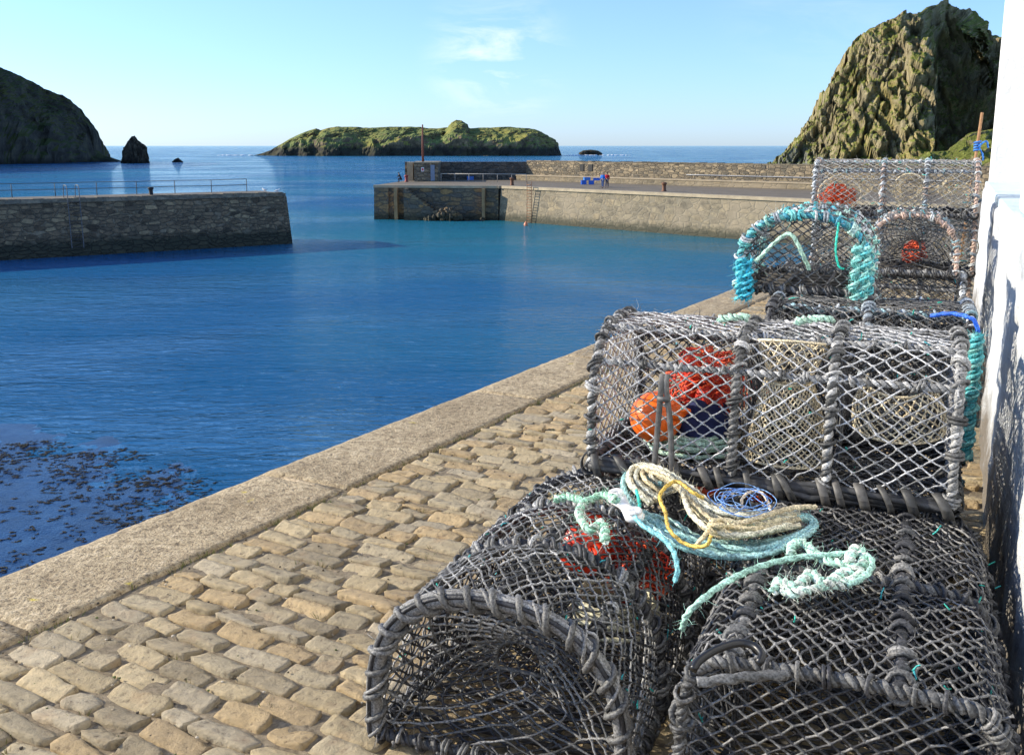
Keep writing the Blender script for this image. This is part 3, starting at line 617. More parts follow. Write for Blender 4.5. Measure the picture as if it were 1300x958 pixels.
mb = MB(); prism(mb, [wc+nl1*.1+d23*.01, wc+nl2*.1, wc+nl2*1.4, wc+nl1*1.4], DK-.28-WATER, DK+.035-WATER); mb.build('coping', M_deck_edge, pier, smooth=False)
# steps down the seaward section
mb = MB(); s0 = 4.0
for k in range(15):
    zt = DK-.3-.26*k; x0 = s0+.36*k
    c = P1+d12*(x0+.18)-nl1*.55
    box(mb, (c[0]-P2[0], c[1]-P2[1], (zt+WATER-1)/2-WATER), (.36, 1.3, zt-WATER+1), rz=math.atan2(d12[1], d12[0]))
mb.build('stair', M_pier_ochre, pier, smooth=False)
# rubble heap at the stair foot
mb = MB()
for k in range(110):
    c = P1+d12*(9.0+random.gauss(0, 1.5))-nl1*random.uniform(.4, 1.6); h = max(0, 1.5-abs(np.dot(c-P1, d12)-9.0)*.55)*random.random()
    sphere(mb, (c[0]-P2[0], c[1]-P2[1], h), random.uniform(.25, .45), n=7, m=5, nz=.8)
o = mb.build('boulder_heap', M_pier_ochre, pier, smooth=False); o['kind'] = 'stuff'
# parapet and its low bench
B1 = at_z(556, 228.5, DK)[:2]; B2 = at_z(668, 228.3, DK)[:2]; B3 = at_z(1030, 240, DK)[:2]; B4 = B3+(B3-B2)*.8
par = empty('parapet_wall', (B2[0], B2[1], DK)); tag(par, 'rubble stone parapet wall along the seaward side of the far pier', 'wall')
db = (B3-B2)/np.linalg.norm(B3-B2); da = (B2-B1)/np.linalg.norm(B2-B1)
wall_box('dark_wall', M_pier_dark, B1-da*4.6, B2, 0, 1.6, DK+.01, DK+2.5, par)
wall_box('wall', M_parapet, B2, B4, 0, 1.8, DK+.01, DK+2.52, par)
mb = MB()                                                     # uneven top stones
L = np.linalg.norm(B4-B2); x = 0
while x < L:
    w = random.uniform(.35, .9); c = B2+db*(x+w/2)+np.array([-db[1], db[0]])*.9
    box(mb, (c[0]-B2[0], c[1]-B2[1], 2.52+random.uniform(.03, .09)), (w-.03, 1.7, .16+random.uniform(0, .1)), rz=math.atan2(db[1], db[0])+random.uniform(-.03, .03)); x += w
mb.build('coping', M_parapet, par, smooth=False)
nb = np.array([-db[1], db[0]]); na = np.array([-da[1], da[0]])
wall_box('bench', M_pier_grey, B2+db*.2, B4, -2.2, -.02, DK+.02, DK+.62, par)
wall_box('bench_top', M_deck_edge, B2+db*.15, B4, -2.3, -.01, DK+.625, DK+.74, par)
# dark recesses and pipe on the parapet
for u in (744, 755):
    k = (u-668)/(1030-668); c = B2+(B3-B2)*k*1.12-nb*.03
    mb = MB(); box(mb, (c[0]-B2[0], c[1]-B2[1], 1.85), (.7, .12, .9), (.02, .02, .02), rz=math.atan2(db[1], db[0])); mb.build('drain_hole', M_metal, par, smooth=False)
mb = MB(); tube(mb, [np.r_[(B2+(B3-B2)*k-nb*.12)-B2, 1.25] for k in np.linspace(.62, 1.4, 12)], .05, 6, (.35, .36, .38)); mb.build('pipe', M_metal, par)
# blockhouse with pole
T0 = at_z(526, 230.5, DK)[:2]; T1 = at_z(556, 230.5, DK)[:2]; dt = (T1-T0)/np.linalg.norm(T1-T0)
blk = empty('stone_hut', (T0[0], T0[1], DK)); tag(blk, 'small square flat topped stone hut at the end of the far pier', 'hut')
wt = np.linalg.norm(T1-T0)
wall_box('wall', M_parapet, T0, T1, 0, 5.5, DK+.01, DK+2.45, blk)
wall_box('roof', M_deck_edge, T0-dt*.1, T1+dt*.1, -.1, 5.6, DK+2.452, DK+2.62, blk)
mb = MB(); box(mb, (.36*wt*dt[0]*1.0+.0, .36*wt*dt[1]-.04, 1.6), (.4, .06, .55), (.75, .72, .7)); box(mb, (.36*wt*dt[0], .36*wt*dt[1]-.08, 1.6), (.22, .04, .3), (.6, .05, .04)); mb.build('sign', M_plastic, blk, smooth=False)
mb = MB(); box(mb, (.78*wt*dt[0], .78*wt*dt[1]-.03, 1.15), (.55, .06, 2.1), (.20, .25, .33)); mb.build('door', M_plastic, blk, smooth=False)
pb = at_y(537, 206, T0[1]+1.5); mb = MB(); tube(mb, [(0, 0, 0), (0, 0, 2.4), (.02, 0, 4.9)], [.16, .14, .09], 8, (.16, .05, .03)); 
pl = mb.build('mast', M_metal); pl.location = (pb[0], pb[1], DK+2.62); tag(pl, 'rusty brown mast standing on the stone hut roof', 'mast')
wall_box('wall', M_deck_edge, at_z(517, 229.5, DK)[:2], at_z(524.5, 229.5, DK)[:2], 0, 4, DK+.01, DK+2.5, blk)
# railing on the seaward section of the deck
rl = empty('railing', (B1[0], B1[1], DK)); tag(rl, 'low metal railing on the far pier beside the stone hut', 'railing')
r0 = at_z(560, 230.6, DK); r1 = at_z(668, 231.6, DK); mb = MB()
tube(mb, [r0+[0, 0, 1.05]-np.r_[B1, DK], r1+[0, 0, 1.05]-np.r_[B1, DK]], .05, 6, (.45, .43, .38)); mb.build('top_rail', M_metal, rl)
for k in range(7):
    mb = MB(); q = r0+(r1-r0)*k/6-np.r_[B1, DK]; tube(mb, [q, q+[0, 0, 1.05]], .045, 6, (.3, .28, .25)); mb.build('post', M_metal, rl)
# bollards
def bollard(p, label, col=(.16, .07, .035), s=1.0):
    mb = MB(); th = np.linspace(0, 2*math.pi, 15)
    pr = [(0, .25), (.05, .25), (.1, .19), (.55, .17), (.62, .2), (.68, .26), (.76, .26), (.82, .18), (.84, .0)]
    V = np.array([[(r*s*math.cos(t), r*s*math.sin(t), z*s) for t in th] for z, r in pr]); grid(mb, V, col, flip=True)
    o = mb.build('bollard', M_metal); o.location = tuple(p); tag(o, label, 'bollard', 'rusty iron mooring bollards'); return o
bollard(at_z(650, 235.5, DK), 'rusty bollard on the far pier just left of the ladder', s=1.15)
bollard(at_z(843, 243, DK), 'rusty bollard on the far pier right of the walkers', s=1.15)
bollard(at_z(516, 231, DK), 'reddish bollard beside the crouching angler on the far pier', (.28, .06, .05), 1.1)
# ladder
ldr = empty('ladder', (*at_z(667, 238, DK)[:2], DK)); tag(ldr, 'rusty iron ladder down the harbour side of the far pier', 'ladder')
pw = at_z(667, 238.3, DK)
lp = P2+d23*(np.dot(pw[:2]-P2, d23))-nl2*.12
ldr.location = (lp[0], lp[1], DK); ang = math.atan2(d23[1], d23[0])
for sx in (-.38, .38):
    mb = MB(); c = d23*sx; tube(mb, [(c[0], c[1], .7), (c[0], c[1], WATER-DK-.4)], .04, 6, (.17, .08, .04)); mb.build('rail', M_metal, ldr)
mb = MB()
for k in range(14):
    z = .3-k*.33; a = d23*-.38; c = d23*.38; tube(mb, [(a[0], a[1], z), (c[0], c[1], z)], .04, 5, (.20, .09, .04))
mb.build('rungs', M_metal, ldr)
# fish boxes
def fish_box(p, rz, label, col=(.02, .12, .55), s=(.8, .55, .32)):
    mb = MB(); x, y, z = s; t = .03
    box(mb, (0, 0, t/2), (x, y, t), col)
    for sx in (-1, 1): box(mb, (sx*(x/2), 0, z/2+.012), (t, y, z-.02), col); 
    for sy in (-1, 1): box(mb, (0, sy*(y/2), z/2+.008), (x+t, t, z), col)
    for sy in (-1, 1): box(mb, (0, sy*(y/2+.02), z-.02), (x+.08, .04, .05), col)
    o = mb.build('fish_box', M_plastic, smooth=False); o.location = tuple(p); o.rotation_euler = (0, 0, rz)
    tag(o, label, 'box', 'blue fish boxes on the far pier'); return o
k0 = at_z(741, 234.2, DK+.02)
fish_box(k0, .1, 'blue fish box, leftmost on the far pier deck', s=(.6, .5, .5))
fish_box(k0+np.array([.95, -.1, 0]), -.2, 'blue fish box on the deck nearest the walkers', s=(.6, .5, .48))
kb = at_z(745, 228.9, DK+.745)
fish_box(kb, .2, 'pale blue fish box on the pier bench, left one', (.05, .20, .55), (.7, .5, .35))
fish_box(kb+np.array([1.1, -.7, 0]), -.3, 'darker blue fish box on the pier bench, right one', (.02, .10, .5), (.7, .5, .3))
fish_box(at_z(597, 224.0, DK+.5)+np.array([0, 0, 0])-np.array([0, 0, .5]), .1, 'blue box against the dark pier wall, small', (.04, .16, .5), (.9, .5, .5))

# ---- people on the far pier
def skin_mesh(name, pts, edges, rad, col, mat, parent, sub=1):
    me = bpy.data.meshes.new(name); me.from_pydata([tuple(p) for p in pts], edges, []); 
    o = bpy.data.objects.new(name, me); scene.collection.objects.link(o); o.parent = parent
    md = o.modifiers.new('skin', 'SKIN'); md.use_smooth_shade = True
    for i, r in enumerate(rad): me.skin_vertices[0].data[i].radius = (r, r)
    me.skin_vertices[0].data[0].use_root = True
    s = o.modifiers.new('sub', 'SUBSURF'); s.levels = sub; s.render_levels = sub
    dg = bpy.context.evaluated_depsgraph_get(); ev = o.evaluated_get(dg); nm = bpy.data.meshes.new_from_object(ev)
    o.modifiers.clear(); o.data = nm; nm.name = name
    a = nm.color_attributes.new('col', 'FLOAT_COLOR', 'POINT'); a.data.foreach_set('color', np.tile([*col, 1], len(nm.vertices)).astype(float))
    nm.materials.clear(); nm.materials.append(mat); nm.polygons.foreach_set('use_smooth', [True]*len(nm.polygons)); return o
def person(loc, rz, label, jacket, trousers, hair, crouch=False, stride=.12):
    root = empty('person', loc, rz); tag(root, label, 'person', 'people on the far pier')
    if not crouch:
        hip = [0, 0, .90]; knL = [-.10, stride*.7, .50]; anL = [-.10, stride*.9, .08]; knR = [.10, -stride*.2, .50]; anR = [.10, -stride*1.3, .10]
        ch = [0, .02, 1.25]; nk = [0, .02, 1.45]; hd = [0, .05, 1.60]; tp = [0, .04, 1.70]
        shL = [-.19, .0, 1.40]; elL = [-.25, -.03, 1.14]; haL = [-.24, .10, .90]; shR = [.19, 0, 1.40]; elR = [.26, .0, 1.14]; haR = [.22, .14, .93]
    else:
        hip = [0, 0, .48]; knL = [-.14, .36, .52]; anL = [-.13, .24, .08]; knR = [.14, .36, .50]; anR = [.13, .22, .08]
        ch = [0, .12, .80]; nk = [0, .22, 1.0]; hd = [0, .28, 1.14]; tp = [0, .28, 1.24]
        shL = [-.19, .18, .96]; elL = [-.24, .34, .76]; haL = [-.12, .50, .66]; shR = [.19, .18, .96]; elR = [.24, .34, .76]; haR = [.12, .50, .68]
    hL = [-.09, 0, hip[2]-.04]; hR = [.09, 0, hip[2]-.04]
    tL = [anL[0], anL[1]+.16, .04]; tR = [anR[0], anR[1]+.16, .04]
    pts = [hip, ch, nk, hd, tp, shL, elL, haL, shR, elR, haR, hL, knL, anL, tL, hR, knR, anR, tR]
    ed = [(0, 1), (1, 2), (2, 3), (3, 4), (1, 5), (5, 6), (6, 7), (1, 8), (8, 9), (9, 10), (0, 11), (11, 12), (12, 13), (13, 14), (0, 15), (15, 16), (16, 17), (17, 18)]
    rad = [.13, .14, .055, .10, .06, .06, .042, .035, .06, .042, .035, .085, .055, .04, .035, .085, .055, .04, .035]
    skin_mesh('body', pts, ed, rad, (.45, .27, .19), M_skin, root)
    skin_mesh('jacket', [hip, ch, [nk[0], nk[1], nk[2]-.03], shL, elL, (np.array(haL)*.85+np.array(elL)*.15), shR, elR, (np.array(haR)*.85+np.array(elR)*.15)],
              [(0, 1), (1, 2), (1, 3), (3, 4), (4, 5), (1, 6), (6, 7), (7, 8)], [.175, .185, .10, .09, .07, .055, .09, .07, .055], jacket, M_cloth, root)
    skin_mesh('trousers', [[hip[0], hip[1], hip[2]-.02], hL, knL, [anL[0], anL[1], .12], hR, knR, [anR[0], anR[1], .12]],
              [(0, 1), (1, 2), (2, 3), (0, 4), (4, 5), (5, 6)], [.15, .11, .08, .07, .11, .08, .07], trousers, M_cloth, root)
    mb = MB(); sphere(mb, (hd[0], hd[1]-.025, hd[2]+.055), .108, hair, 14, 9, (.95, 1.0, .85)); mb.build('hair', M_cloth, root)
    for k, (t, a_) in enumerate(((tL, anL), (tR, anR))):
        mb = MB(); sphere(mb, ((t[0]+a_[0])/2, (t[1]+a_[1])/2, .05), .06, (.03, .025, .02), 10, 7, (.8, 2.0, .8)); mb.build('shoe', M_cloth, root)
    return root
person(at_z(765, 238.6, DK+.012), 2.6, 'person in blue jacket and dark trousers walking on the pier', (.03, .18, .60), (.05, .09, .22), (.25, .22, .2))
person(at_z(770.5, 238.3, DK+.012), 2.8, 'person in red jacket walking beside the blue jacketed one', (.50, .02, .03), (.04, .05, .10), (.10, .06, .04), stride=-.12)
person(at_z(509, 231.3, DK), 1.6, 'person in dark clothes crouching at the far pier end', (.03, .03, .035), (.04, .04, .05), (.03, .03, .03), crouch=True)
# ---- mooring buoys
def small_buoy(p, r, col, label):
    mb = MB(); sphere(mb, (0, 0, r*.5), r, col, 16, 10, (.9, .9, 1.15)); tube(mb, [(0, 0, r*1.5), (0, 0, r*2.0)], r*.22, 6, col)
    o = mb.build('mooring_buoy', M_plastic); o.location = tuple(p); tag(o, label, 'buoy')
small_buoy(at_z(685, 282, WATER), .38, (.75, .04, .10), 'pink red mooring buoy floating by the pier ladder')
small_buoy(at_z(667.5, 286.5, WATER), .24, (.75, .25, .12), 'small orange buoy floating below the pier ladder')

# ================================================================== LEFT PIER
LK_ = -2.83
L1 = at_z(372, 309.5, WATER)[:2]; L0 = at_z(0, 331, WATER)[:2]; dl = (L1-L0)/np.linalg.norm(L1-L0); nl = np.array([-dl[1], dl[0]]); Lm = L0-dl*40
M_pier_left = stone_mat('left_pier_stone', [(.07, .05, .03), (.28, .19, .11), (.13, .095, .06), (.42, .30, .17)], (1.25, 2.9), (.26, .20, .13), None, .16, -6.3)
lp_ = empty('stone_pier', (L1[0], L1[1], WATER)); tag(lp_, 'dark rubble stone pier in shade jutting in from the left', 'pier')
wall_box('wall', M_pier_left, Lm, L1-dl*.4, 0, 6.6, WATER-2, LK_-.25, lp_, .35)
mb = MB(); wl = np.linalg.norm(L1-dl*.4-Lm)
o = wall_box('end_wall', M_pier_left, L1-dl*.395, L1+dl*.15, 0, 6.6, WATER-2, LK_-.25, lp_, .35)
for v in o.data.vertices:
    if v.co.x > .3 and v.co.z > WATER: v.co.x -= .45
M_lcap = stone_mat('left_pier_cap', [(.16, .13, .09), (.30, .24, .17), (.20, .17, .12)], (.8, 1.0), (.14, .12, .09), None, .05)
wall_box('coping', M_lcap, Lm, L1-dl*.4, .25, 1.3, LK_-.245, LK_+.02, lp_)
wall_box('deck', M_lcap, Lm, L1-dl*.35, 1.31, 6.7, LK_-.24, LK_, lp_)
mb = MB(); x = 0
while x < 78:                                   # ragged edge stones
    w = random.uniform(.4, 1.0); c = L1-dl*(.6+x+w/2)+nl*.75
    box(mb, (c[0]-L1[0], c[1]-L1[1], LK_+.04-WATER), (w-.05, .9, .1+random.random()*.1), rz=math.atan2(dl[1], dl[0])); x += w
mb.build('edge_stones', M_lcap, lp_, smooth=False)
# railing
pr = empty('railing', (*at_z(322, 245, LK_)[:2], LK_)); tag(pr, 'long two bar metal railing along the back of the left pier', 'railing')
bp0 = np.array(pr.location)
back = lambda s: L1-dl*s+nl*6.1
posts = [1.9+3.35*k for k in range(22)]
for s in posts:
    q = back(s); mb = MB(); tube(mb, [np.r_[q, LK_]-bp0, np.r_[q, LK_+1.15]-bp0], .035, 6, (.10, .10, .10)); mb.build('post', M_metal, pr)
for h in (.6, 1.13):
    mb = MB(); tube(mb, [np.r_[back(s), LK_+h+.02*math.sin(s)]-bp0 for s in posts], .032, 6, (.13, .13, .13)); mb.build('rail', M_metal, pr)
q = at_z(192, 249.5, LK_); bollard(q, 'black bollard on the left pier beside the railing', (.02, .02, .02), .95)
# ladder hoops
hl = L0+dl*np.dot(at_z(136, 262, LK_)[:2]-L0, dl)
lr = empty('ladder', (hl[0], hl[1], LK_)); tag(lr, 'pale metal ladder with hooped handrails over the left pier edge', 'ladder')
for sx in (-.45, .45):
    mb = MB(); c = dl*sx; P = [(-nl[0]*.12, -nl[1]*.12, -3.9), (-nl[0]*.02, -nl[1]*.02, -.2), (0, 0, .9), (nl[0]*.4, nl[1]*.4, 1.1), (nl[0]*1.3, nl[1]*1.3, 1.0), (nl[0]*1.5, nl[1]*1.5, 0)]
    tube(mb, smooth_path(np.array(P)+np.r_[c, 0], .1), .035, 6, (.16, .15, .15)); mb.build('handrail', M_metal, lr)
mb = MB()
for k in range(13):
    a = dl*-.45-nl*.1; c = dl*.45-nl*.1; tube(mb, [(a[0], a[1], -.2-k*.3), (c[0], c[1], -.2-k*.3)], .025, 5, (.07, .06, .055))
mb.build('rungs', M_metal, lr)
def gull(p, rz, label):
    root = empty('seagull', p, rz); tag(root, label, 'seagull', 'seagulls on the left pier')
    mb = MB(); tube(mb, [(-.26, 0, .20), (-.15, 0, .22), (0, 0, .24), (.12, 0, .28), (.17, 0, .34), (.21, 0, .37), (.26, 0, .365)], [.01, .06, .10, .08, .05, .05, .02], 10, (.8, .8, .78)); mb.build('body', M_cloth, root)
    for s in (-1, 1):
        mb = MB(); tube(mb, [(.1, s*.08, .26), (-.05, s*.095, .26), (-.32, s*.03, .22)], [.03, .055, .01], 8, (.35, .36, .38), sy=.4); mb.build('wing', M_cloth, root)
        mb = MB(); tube(mb, [(0, s*.03, .18), (0, s*.03, 0.0), (.05, s*.03, .005)], .008, 5, (.6, .4, .3)); mb.build('leg', M_cloth, root)
    mb = MB(); tube(mb, [(.25, 0, .365), (.31, 0, .355)], [.016, .005], 6, (.7, .5, .05)); mb.build('beak', M_cloth, root)
gull(at_z(336, 244.5, LK_), 2.8, 'seagull standing on the left pier end, left one')
gull(at_z(352, 245.5, LK_+.02), .4, 'seagull standing nearest the tip of the left pier')

# ================================================================== WHITE WALL / BUILDING
def wpos(s, n, z=0): p = wv*s+wn_*(W0+n); return np.array([p[0], p[1], z])
def building():
    m, nt, b = new_mat('white_limewash'); t = N(nt, 'ShaderNodeTexCoord'); ge = N(nt, 'ShaderNodeNewGeometry')
    n = N(nt, 'ShaderNodeTexNoise', ins={'Scale': 5.0, 'Detail': 8.0, 'Roughness': .65}); LK(nt, t.outputs['Object'], n.inputs[0])
    n2 = N(nt, 'ShaderNodeTexNoise', ins={'Scale': 28.0, 'Detail': 6.0, 'Roughness': .7}); LK(nt, t.outputs['Object'], n2.inputs[0])
    c = ramp(nt, n.outputs[0], [(.3, (.42, .45, .48)), (.45, (.60, .62, .64)), (.8, (.68, .68, .67))])
    sp = N(nt, 'ShaderNodeSeparateXYZ'); LK(nt, ge.outputs['Position'], sp.inputs[0])
    z = N(nt, 'ShaderNodeMath', operation='MULTIPLY_ADD', ins={1: .55}); LK(nt, n.outputs[0], z.inputs[0]); LK(nt, sp.outputs[2], z.inputs[2])
    f = N(nt, 'ShaderNodeMapRange', ins={1: .46, 2: .66, 3: .9, 4: 0.0}); LK(nt, z.outputs[0], f.inputs[0])
    c = mixc(nt, f.outputs[0], c, (.12, .09, .055))           # splashed dirt at the foot, painted higher and darker to stand for creel shade
    n5 = N(nt, 'ShaderNodeTexNoise', ins={'Scale': 11.0, 'Detail': 5.0}); LK(nt, t.outputs['Object'], n5.inputs[0])
    c = mixc(nt, ramp(nt, n5.outputs[0], [(.60, (0, 0, 0)), (.72, (.55, .55, .55))]), c, (.42, .43, .44))
    LK(nt, c, b.inputs['Base Color']); b.inputs['Roughness'].default_value = .7
    bp = N(nt, 'ShaderNodeBump', ins={'Strength': 1.0, 'Distance': .022}); LK(nt, n2.outputs[0], bp.inputs['Height']); LK(nt, bp.outputs[0], b.inputs['Normal'])
    mc = plain_noise_mat('pale_blue_paint', [(.35, (.50, .62, .70)), (.65, (.60, .71, .78))], 8, .6, .004)
    mw = plain_noise_mat('white_render', [(.3, (.70, .68, .65)), (.65, (.80, .78, .75))], 2.5, .7, .008, 22)
    root = empty('harbour_building', tuple(wpos(2, 0))); tag(root, 'white painted building with pale blue ledge along the right edge', 'building')
    base = np.array(root.location)
    # lumpy lower wall
    mb = MB(); ns, nzv = 300, 50; s = np.linspace(-4, 9.05, ns); zz = np.linspace(-.1, 1.08, nzv); V = np.zeros((ns, nzv, 3))
    for i in range(ns):
        for j in range(nzv):
            q = Vector((s[i]*1.6, 0, zz[j]*2.2)); d = .022*mn.noise(q)+.012*mn.noise(q*3.1)+.006*mn.noise(q*8)
            edge = .03*max(0, (zz[j]-1.04)/.04)**2
            V[i, j] = wpos(s[i], d+edge-.06*max(0, .25-zz[j]), zz[j])-base
    grid(mb, V); e = V[-1:].copy(); e2 = np.array([[p+np.r_[wn_*.6, 0] for p in V[-1]]]); grid(mb, np.concatenate([e, e2]))
    mb.build('lower_wall', m, root)
    def slab(name, mat, s0, s1, n0, n1, z0, z1, bev=.01):
        mb = MB(); c = (wpos(s0, n0, z0)+wpos(s1, n1, z1))/2-base
        box(mb, c, (s1-s0, n1-n0, z1-z0), rz=math.atan2(wv[1], wv[0])); return mb.build(name, mat, root, smooth=False, bevel=bev)
    slab('ledge', mc, -4, 9.1, .012, 1.2, 1.05, 1.115, .012)
    slab('upper_wall', mw, -4, 4.95, .05, 3, 1.118, 5.2, .015)
    slab('pier_wall', mw, 9.0, 9.62, .05, 3, .0, 5.2, .015)
    slab('recess_wall', mw, 4.96, 8.99, 1.25, 3, .0, 5.2)
building()

# ================================================================== LOBSTER CREELS
GREY = [(.11, .108, .106), (.20, .197, .193), (.05, .05, .05), (.34, .335, .33)]
DARK = [(.05, .05, .055), (.10, .10, .10), (.025, .025, .03), (.19, .185, .18)]
MULTI = [(.26, .30, .34), (.48, .50, .53), (.22, .34, .38), (.46, .33, .27), (.14, .14, .15), (.55, .57, .57)]
TEAL = [(.06, .36, .42), (.14, .46, .46), (.28, .54, .47), (.05, .28, .38)]
def profile(kind, D, H):
    if kind == 'crate': k = [(0, .02), (0, .10), (.004, .5*H), (.012, .80*H), (.035, .93*H), (.085, H), (D*.5, H*1.02), (D-.085, H), (D-.035, .93*H), (D-.012, .80*H), (D-.004, .5*H), (D, .10), (D, .02)]
    elif kind == 'box':
        k = [(0, .02), (0, .10), (.005, .22*H/.42), (.012, .66*H), (.035, .78*H), (.10, .94*H), (.16, H), (D*.5, H*1.01), (D-.16, H), (D-.10, .94*H), (D-.035, .78*H), (D-.012, .66*H), (D, .10), (D, .02)]
    else:
        k = [(0, .02), (0, .12)]
        for a in np.linspace(0, math.pi, 15):
            c, s = math.cos(a), math.sin(a); e = 2/2.35
            k.append((D/2-D/2*math.copysign(abs(c)**e, c), .10+(H-.10)*abs(s)**e))
        k += [(D, .12), (D, .02)]; k = [k[0]]+[p for p in k[2:-2]]+[k[-1]]
    P = smooth_path(np.array([(0, y, z) for y, z in k]), .01)[:, 1:]
    d = np.r_[0, np.cumsum(np.linalg.norm(np.diff(P, axis=0), axis=1))]
    def f(t):
        t = np.clip(t, 0, 1)*d[-1]; return np.stack([np.interp(t, d, P[:, 0]), np.interp(t, d, P[:, 1])], -1)
    return f, d[-1]
def lattice(mb, S, nu, nv, r, cols, k=5, jit=.12, wrap=False, missing=0.0, knot=1.75):
    """diamond netting tied over a surface S(u, v): two families of twine through shared knots"""
    J = {}
    def node(i, j):
        ii = i % nu if wrap else i
        if (ii, j) not in J:
            J[(ii, j)] = (rng.normal(0, jit, 2) if 0 < j < nv and (wrap or 0 < i < nu) else np.zeros(2), rng.normal(0, r*.8))
        a, h = J[(ii, j)]
        return S(np.array((i+a[0])/nu), np.array((j+a[1])/nv), h)
    for fam in (1, -1):
        starts = range(-nv, nu+nv+1) if not wrap else range(0, nu)
        for c in starts:
            pts = []; rad = []
            for j in range(0, nv+1):
                i = c+fam*j
                if (i+j) % 2 != 0: break
                if not wrap and (i < 0 or i > nu):
                    if len(pts) > 3: emit(mb, pts, rad, k, cols)
                    pts = []; rad = []; continue
                if missing and random.random() < missing:
                    if len(pts) > 3: emit(mb, pts, rad, k, cols)
                    pts = []; rad = []; continue
                p = node(i, j)
                if pts:
                    q = pts[-1]; m1 = q+(p-q)*.2; m2 = q+(p-q)*.5; m3 = q+(p-q)*.8
                    w = rng.normal(0, r*.5, 3); pts += [m1, m2+w, m3]; rad += [r, r*.92, r]
                pts.append(p); rad.append(r*knot)
            if len(pts) > 3: emit(mb, pts, rad, k, cols)
def emit(mb, pts, rad, k, cols):
    c = random.choice(cols); tube(mb, pts, rad, k, c, var=.3)
def rope_rail(mb, P, cols, r=.0085, pitch=.05, core=.010, k=12, corec=(.05, .05, .05), lash=.0, fuzz=0):
    """steel bar wound with rope: two laid strands round a core, extra lashings and stray fibre"""
    P = smooth_path(np.array(P, float), .02) if len(P) > 2 else resample(P, .02)
    tube(mb, P, core, 6, corec)
    for ph in (0, math.pi):
        H_ = helix(P, core*.72, pitch*.82, ph+random.random(), 11)
        rr = r*(1+.15*np.interp(np.arange(len(H_)), np.arange(0, len(H_)+9, 9), rng.normal(size=len(np.arange(0, len(H_)+9, 9)))))
        tube(mb, H_, rr*.86, k, random.choice(cols), lobes=3, amp=.20, pitch=.026, var=.55)
    L = len(P)*.02
    if lash and r:
        T, Nn, B = frames(P)
        for q in range(int(L/lash)):
            i = min(len(P)-2, max(1, int((q+.5+random.uniform(-.3, .3))*lash/.02)))
            R_ = core+r*1.15; tl = random.uniform(-.6, .6); n_t = random.choice((1, 1, 2))
            a = np.linspace(0, 2*math.pi*n_t, 12*n_t)
            C = P[i]+T[i]*((a/(2*math.pi)-n_t/2)*r*1.2)[:, None]+R_*(np.cos(a)[:, None]*Nn[i]+np.sin(a)[:, None]*B[i])+T[i]*(tl*R_*np.sin(a))[:, None]
            tube(mb, C, r*.55, 8, random.choice(cols), lobes=2, amp=.22, pitch=.016, var=.35)
    for q in range(int(fuzz*L)):
        i = random.randrange(len(P)); d = rng.normal(size=3); d /= np.linalg.norm(d)
        p = P[i]+d*(core+r*.6); l = random.uniform(.012, .045); b = rng.normal(0, .4, 3)
        tube(mb, [p, p+(d+b*.3)*l*.5, p+(d*.7+b)*l], [.0008, .0006, .0003], 3, random.choice(cols), cap=False)
def bound_hoop(mb, P, core, wrapc, cols, pitch=.06, fuzz=60):
    """fat hoop covered in split hose with an open spiral of rope round it and a rope laid along it"""
    P = smooth_path(np.array(P, float), .012); tube(mb, P, core, 14, wrapc, var=.25)
    T, Nn, B = frames(P)
    for q in range(3):
        off = core*1.1*(math.cos(2.2+q*.5)*Nn+math.sin(2.2+q*.5)*B); tube(mb, P+off, .0055, 8, random.choice(cols), lobes=3, amp=.22, pitch=.02, var=.4)
    H_ = helix(P, core+.007, pitch, 0, 16, .08); tube(mb, H_, .0075, 9, cols[0], lobes=3, amp=.25, pitch=.022, var=.4)
    H_ = helix(P, core+.006, pitch*1.9, 2, 16, .1); tube(mb, H_, .0045, 8, cols[-1], lobes=3, amp=.25, pitch=.02, var=.4)
    for q in range(int(fuzz*len(P)*.012)):
        i = random.randrange(len(P)); d = rng.normal(size=3); d /= np.linalg.norm(d); p = P[i]+d*(core+.008); l = random.uniform(.01, .05)
        tube(mb, [p, p+d*l*.5, p+d*l*.8+rng.normal(0, .008, 3)], [.0009, .0007, .0003], 3, random.choice(cols), cap=False)
def strip_rail(mb, P, pitch=.062, r=.023, cols=((.045, .045, .045), (.07, .068, .065), (.10, .095, .09))):
    """base bar wound with flat strips of old tyre rubber"""
    P = resample(P, .02); tube(mb, P, r*.8, 10, (.035, .035, .037), var=.3)
    for k in range(3):
        tube(mb, helix(P, r*.75, 1.4, k*2.1, 60, .2), r*.42, 6, (.055, .055, .057), var=.3)
    T, Nn, B = frames(P); L = len(P)*.02
    for q in range(int(L/pitch)):
        i = min(len(P)-2, max(1, int((q+.5+random.uniform(-.25, .25))*pitch/.02)))
        a = np.linspace(0, 2*math.pi, 19); R_ = r*1.32+random.uniform(0, .003); w = random.uniform(.009, .015); tl = random.uniform(.25, .75)
        ring = []
        for (dr, dw) in ((0, -w), (.004, -w*.9), (.005, 0), (.004, w*.9), (0, w), (-.001, 0)):
            ring.append(P[i]+T[i]*(dw+tl*R_*np.sin(a+.6))[:, None]+(R_+dr)*(np.cos(a)[:, None]*Nn[i]+np.sin(a)[:, None]*B[i]))
        V = np.stack(ring+[ring[0]], 1); grid(mb, V, random.choice(cols))

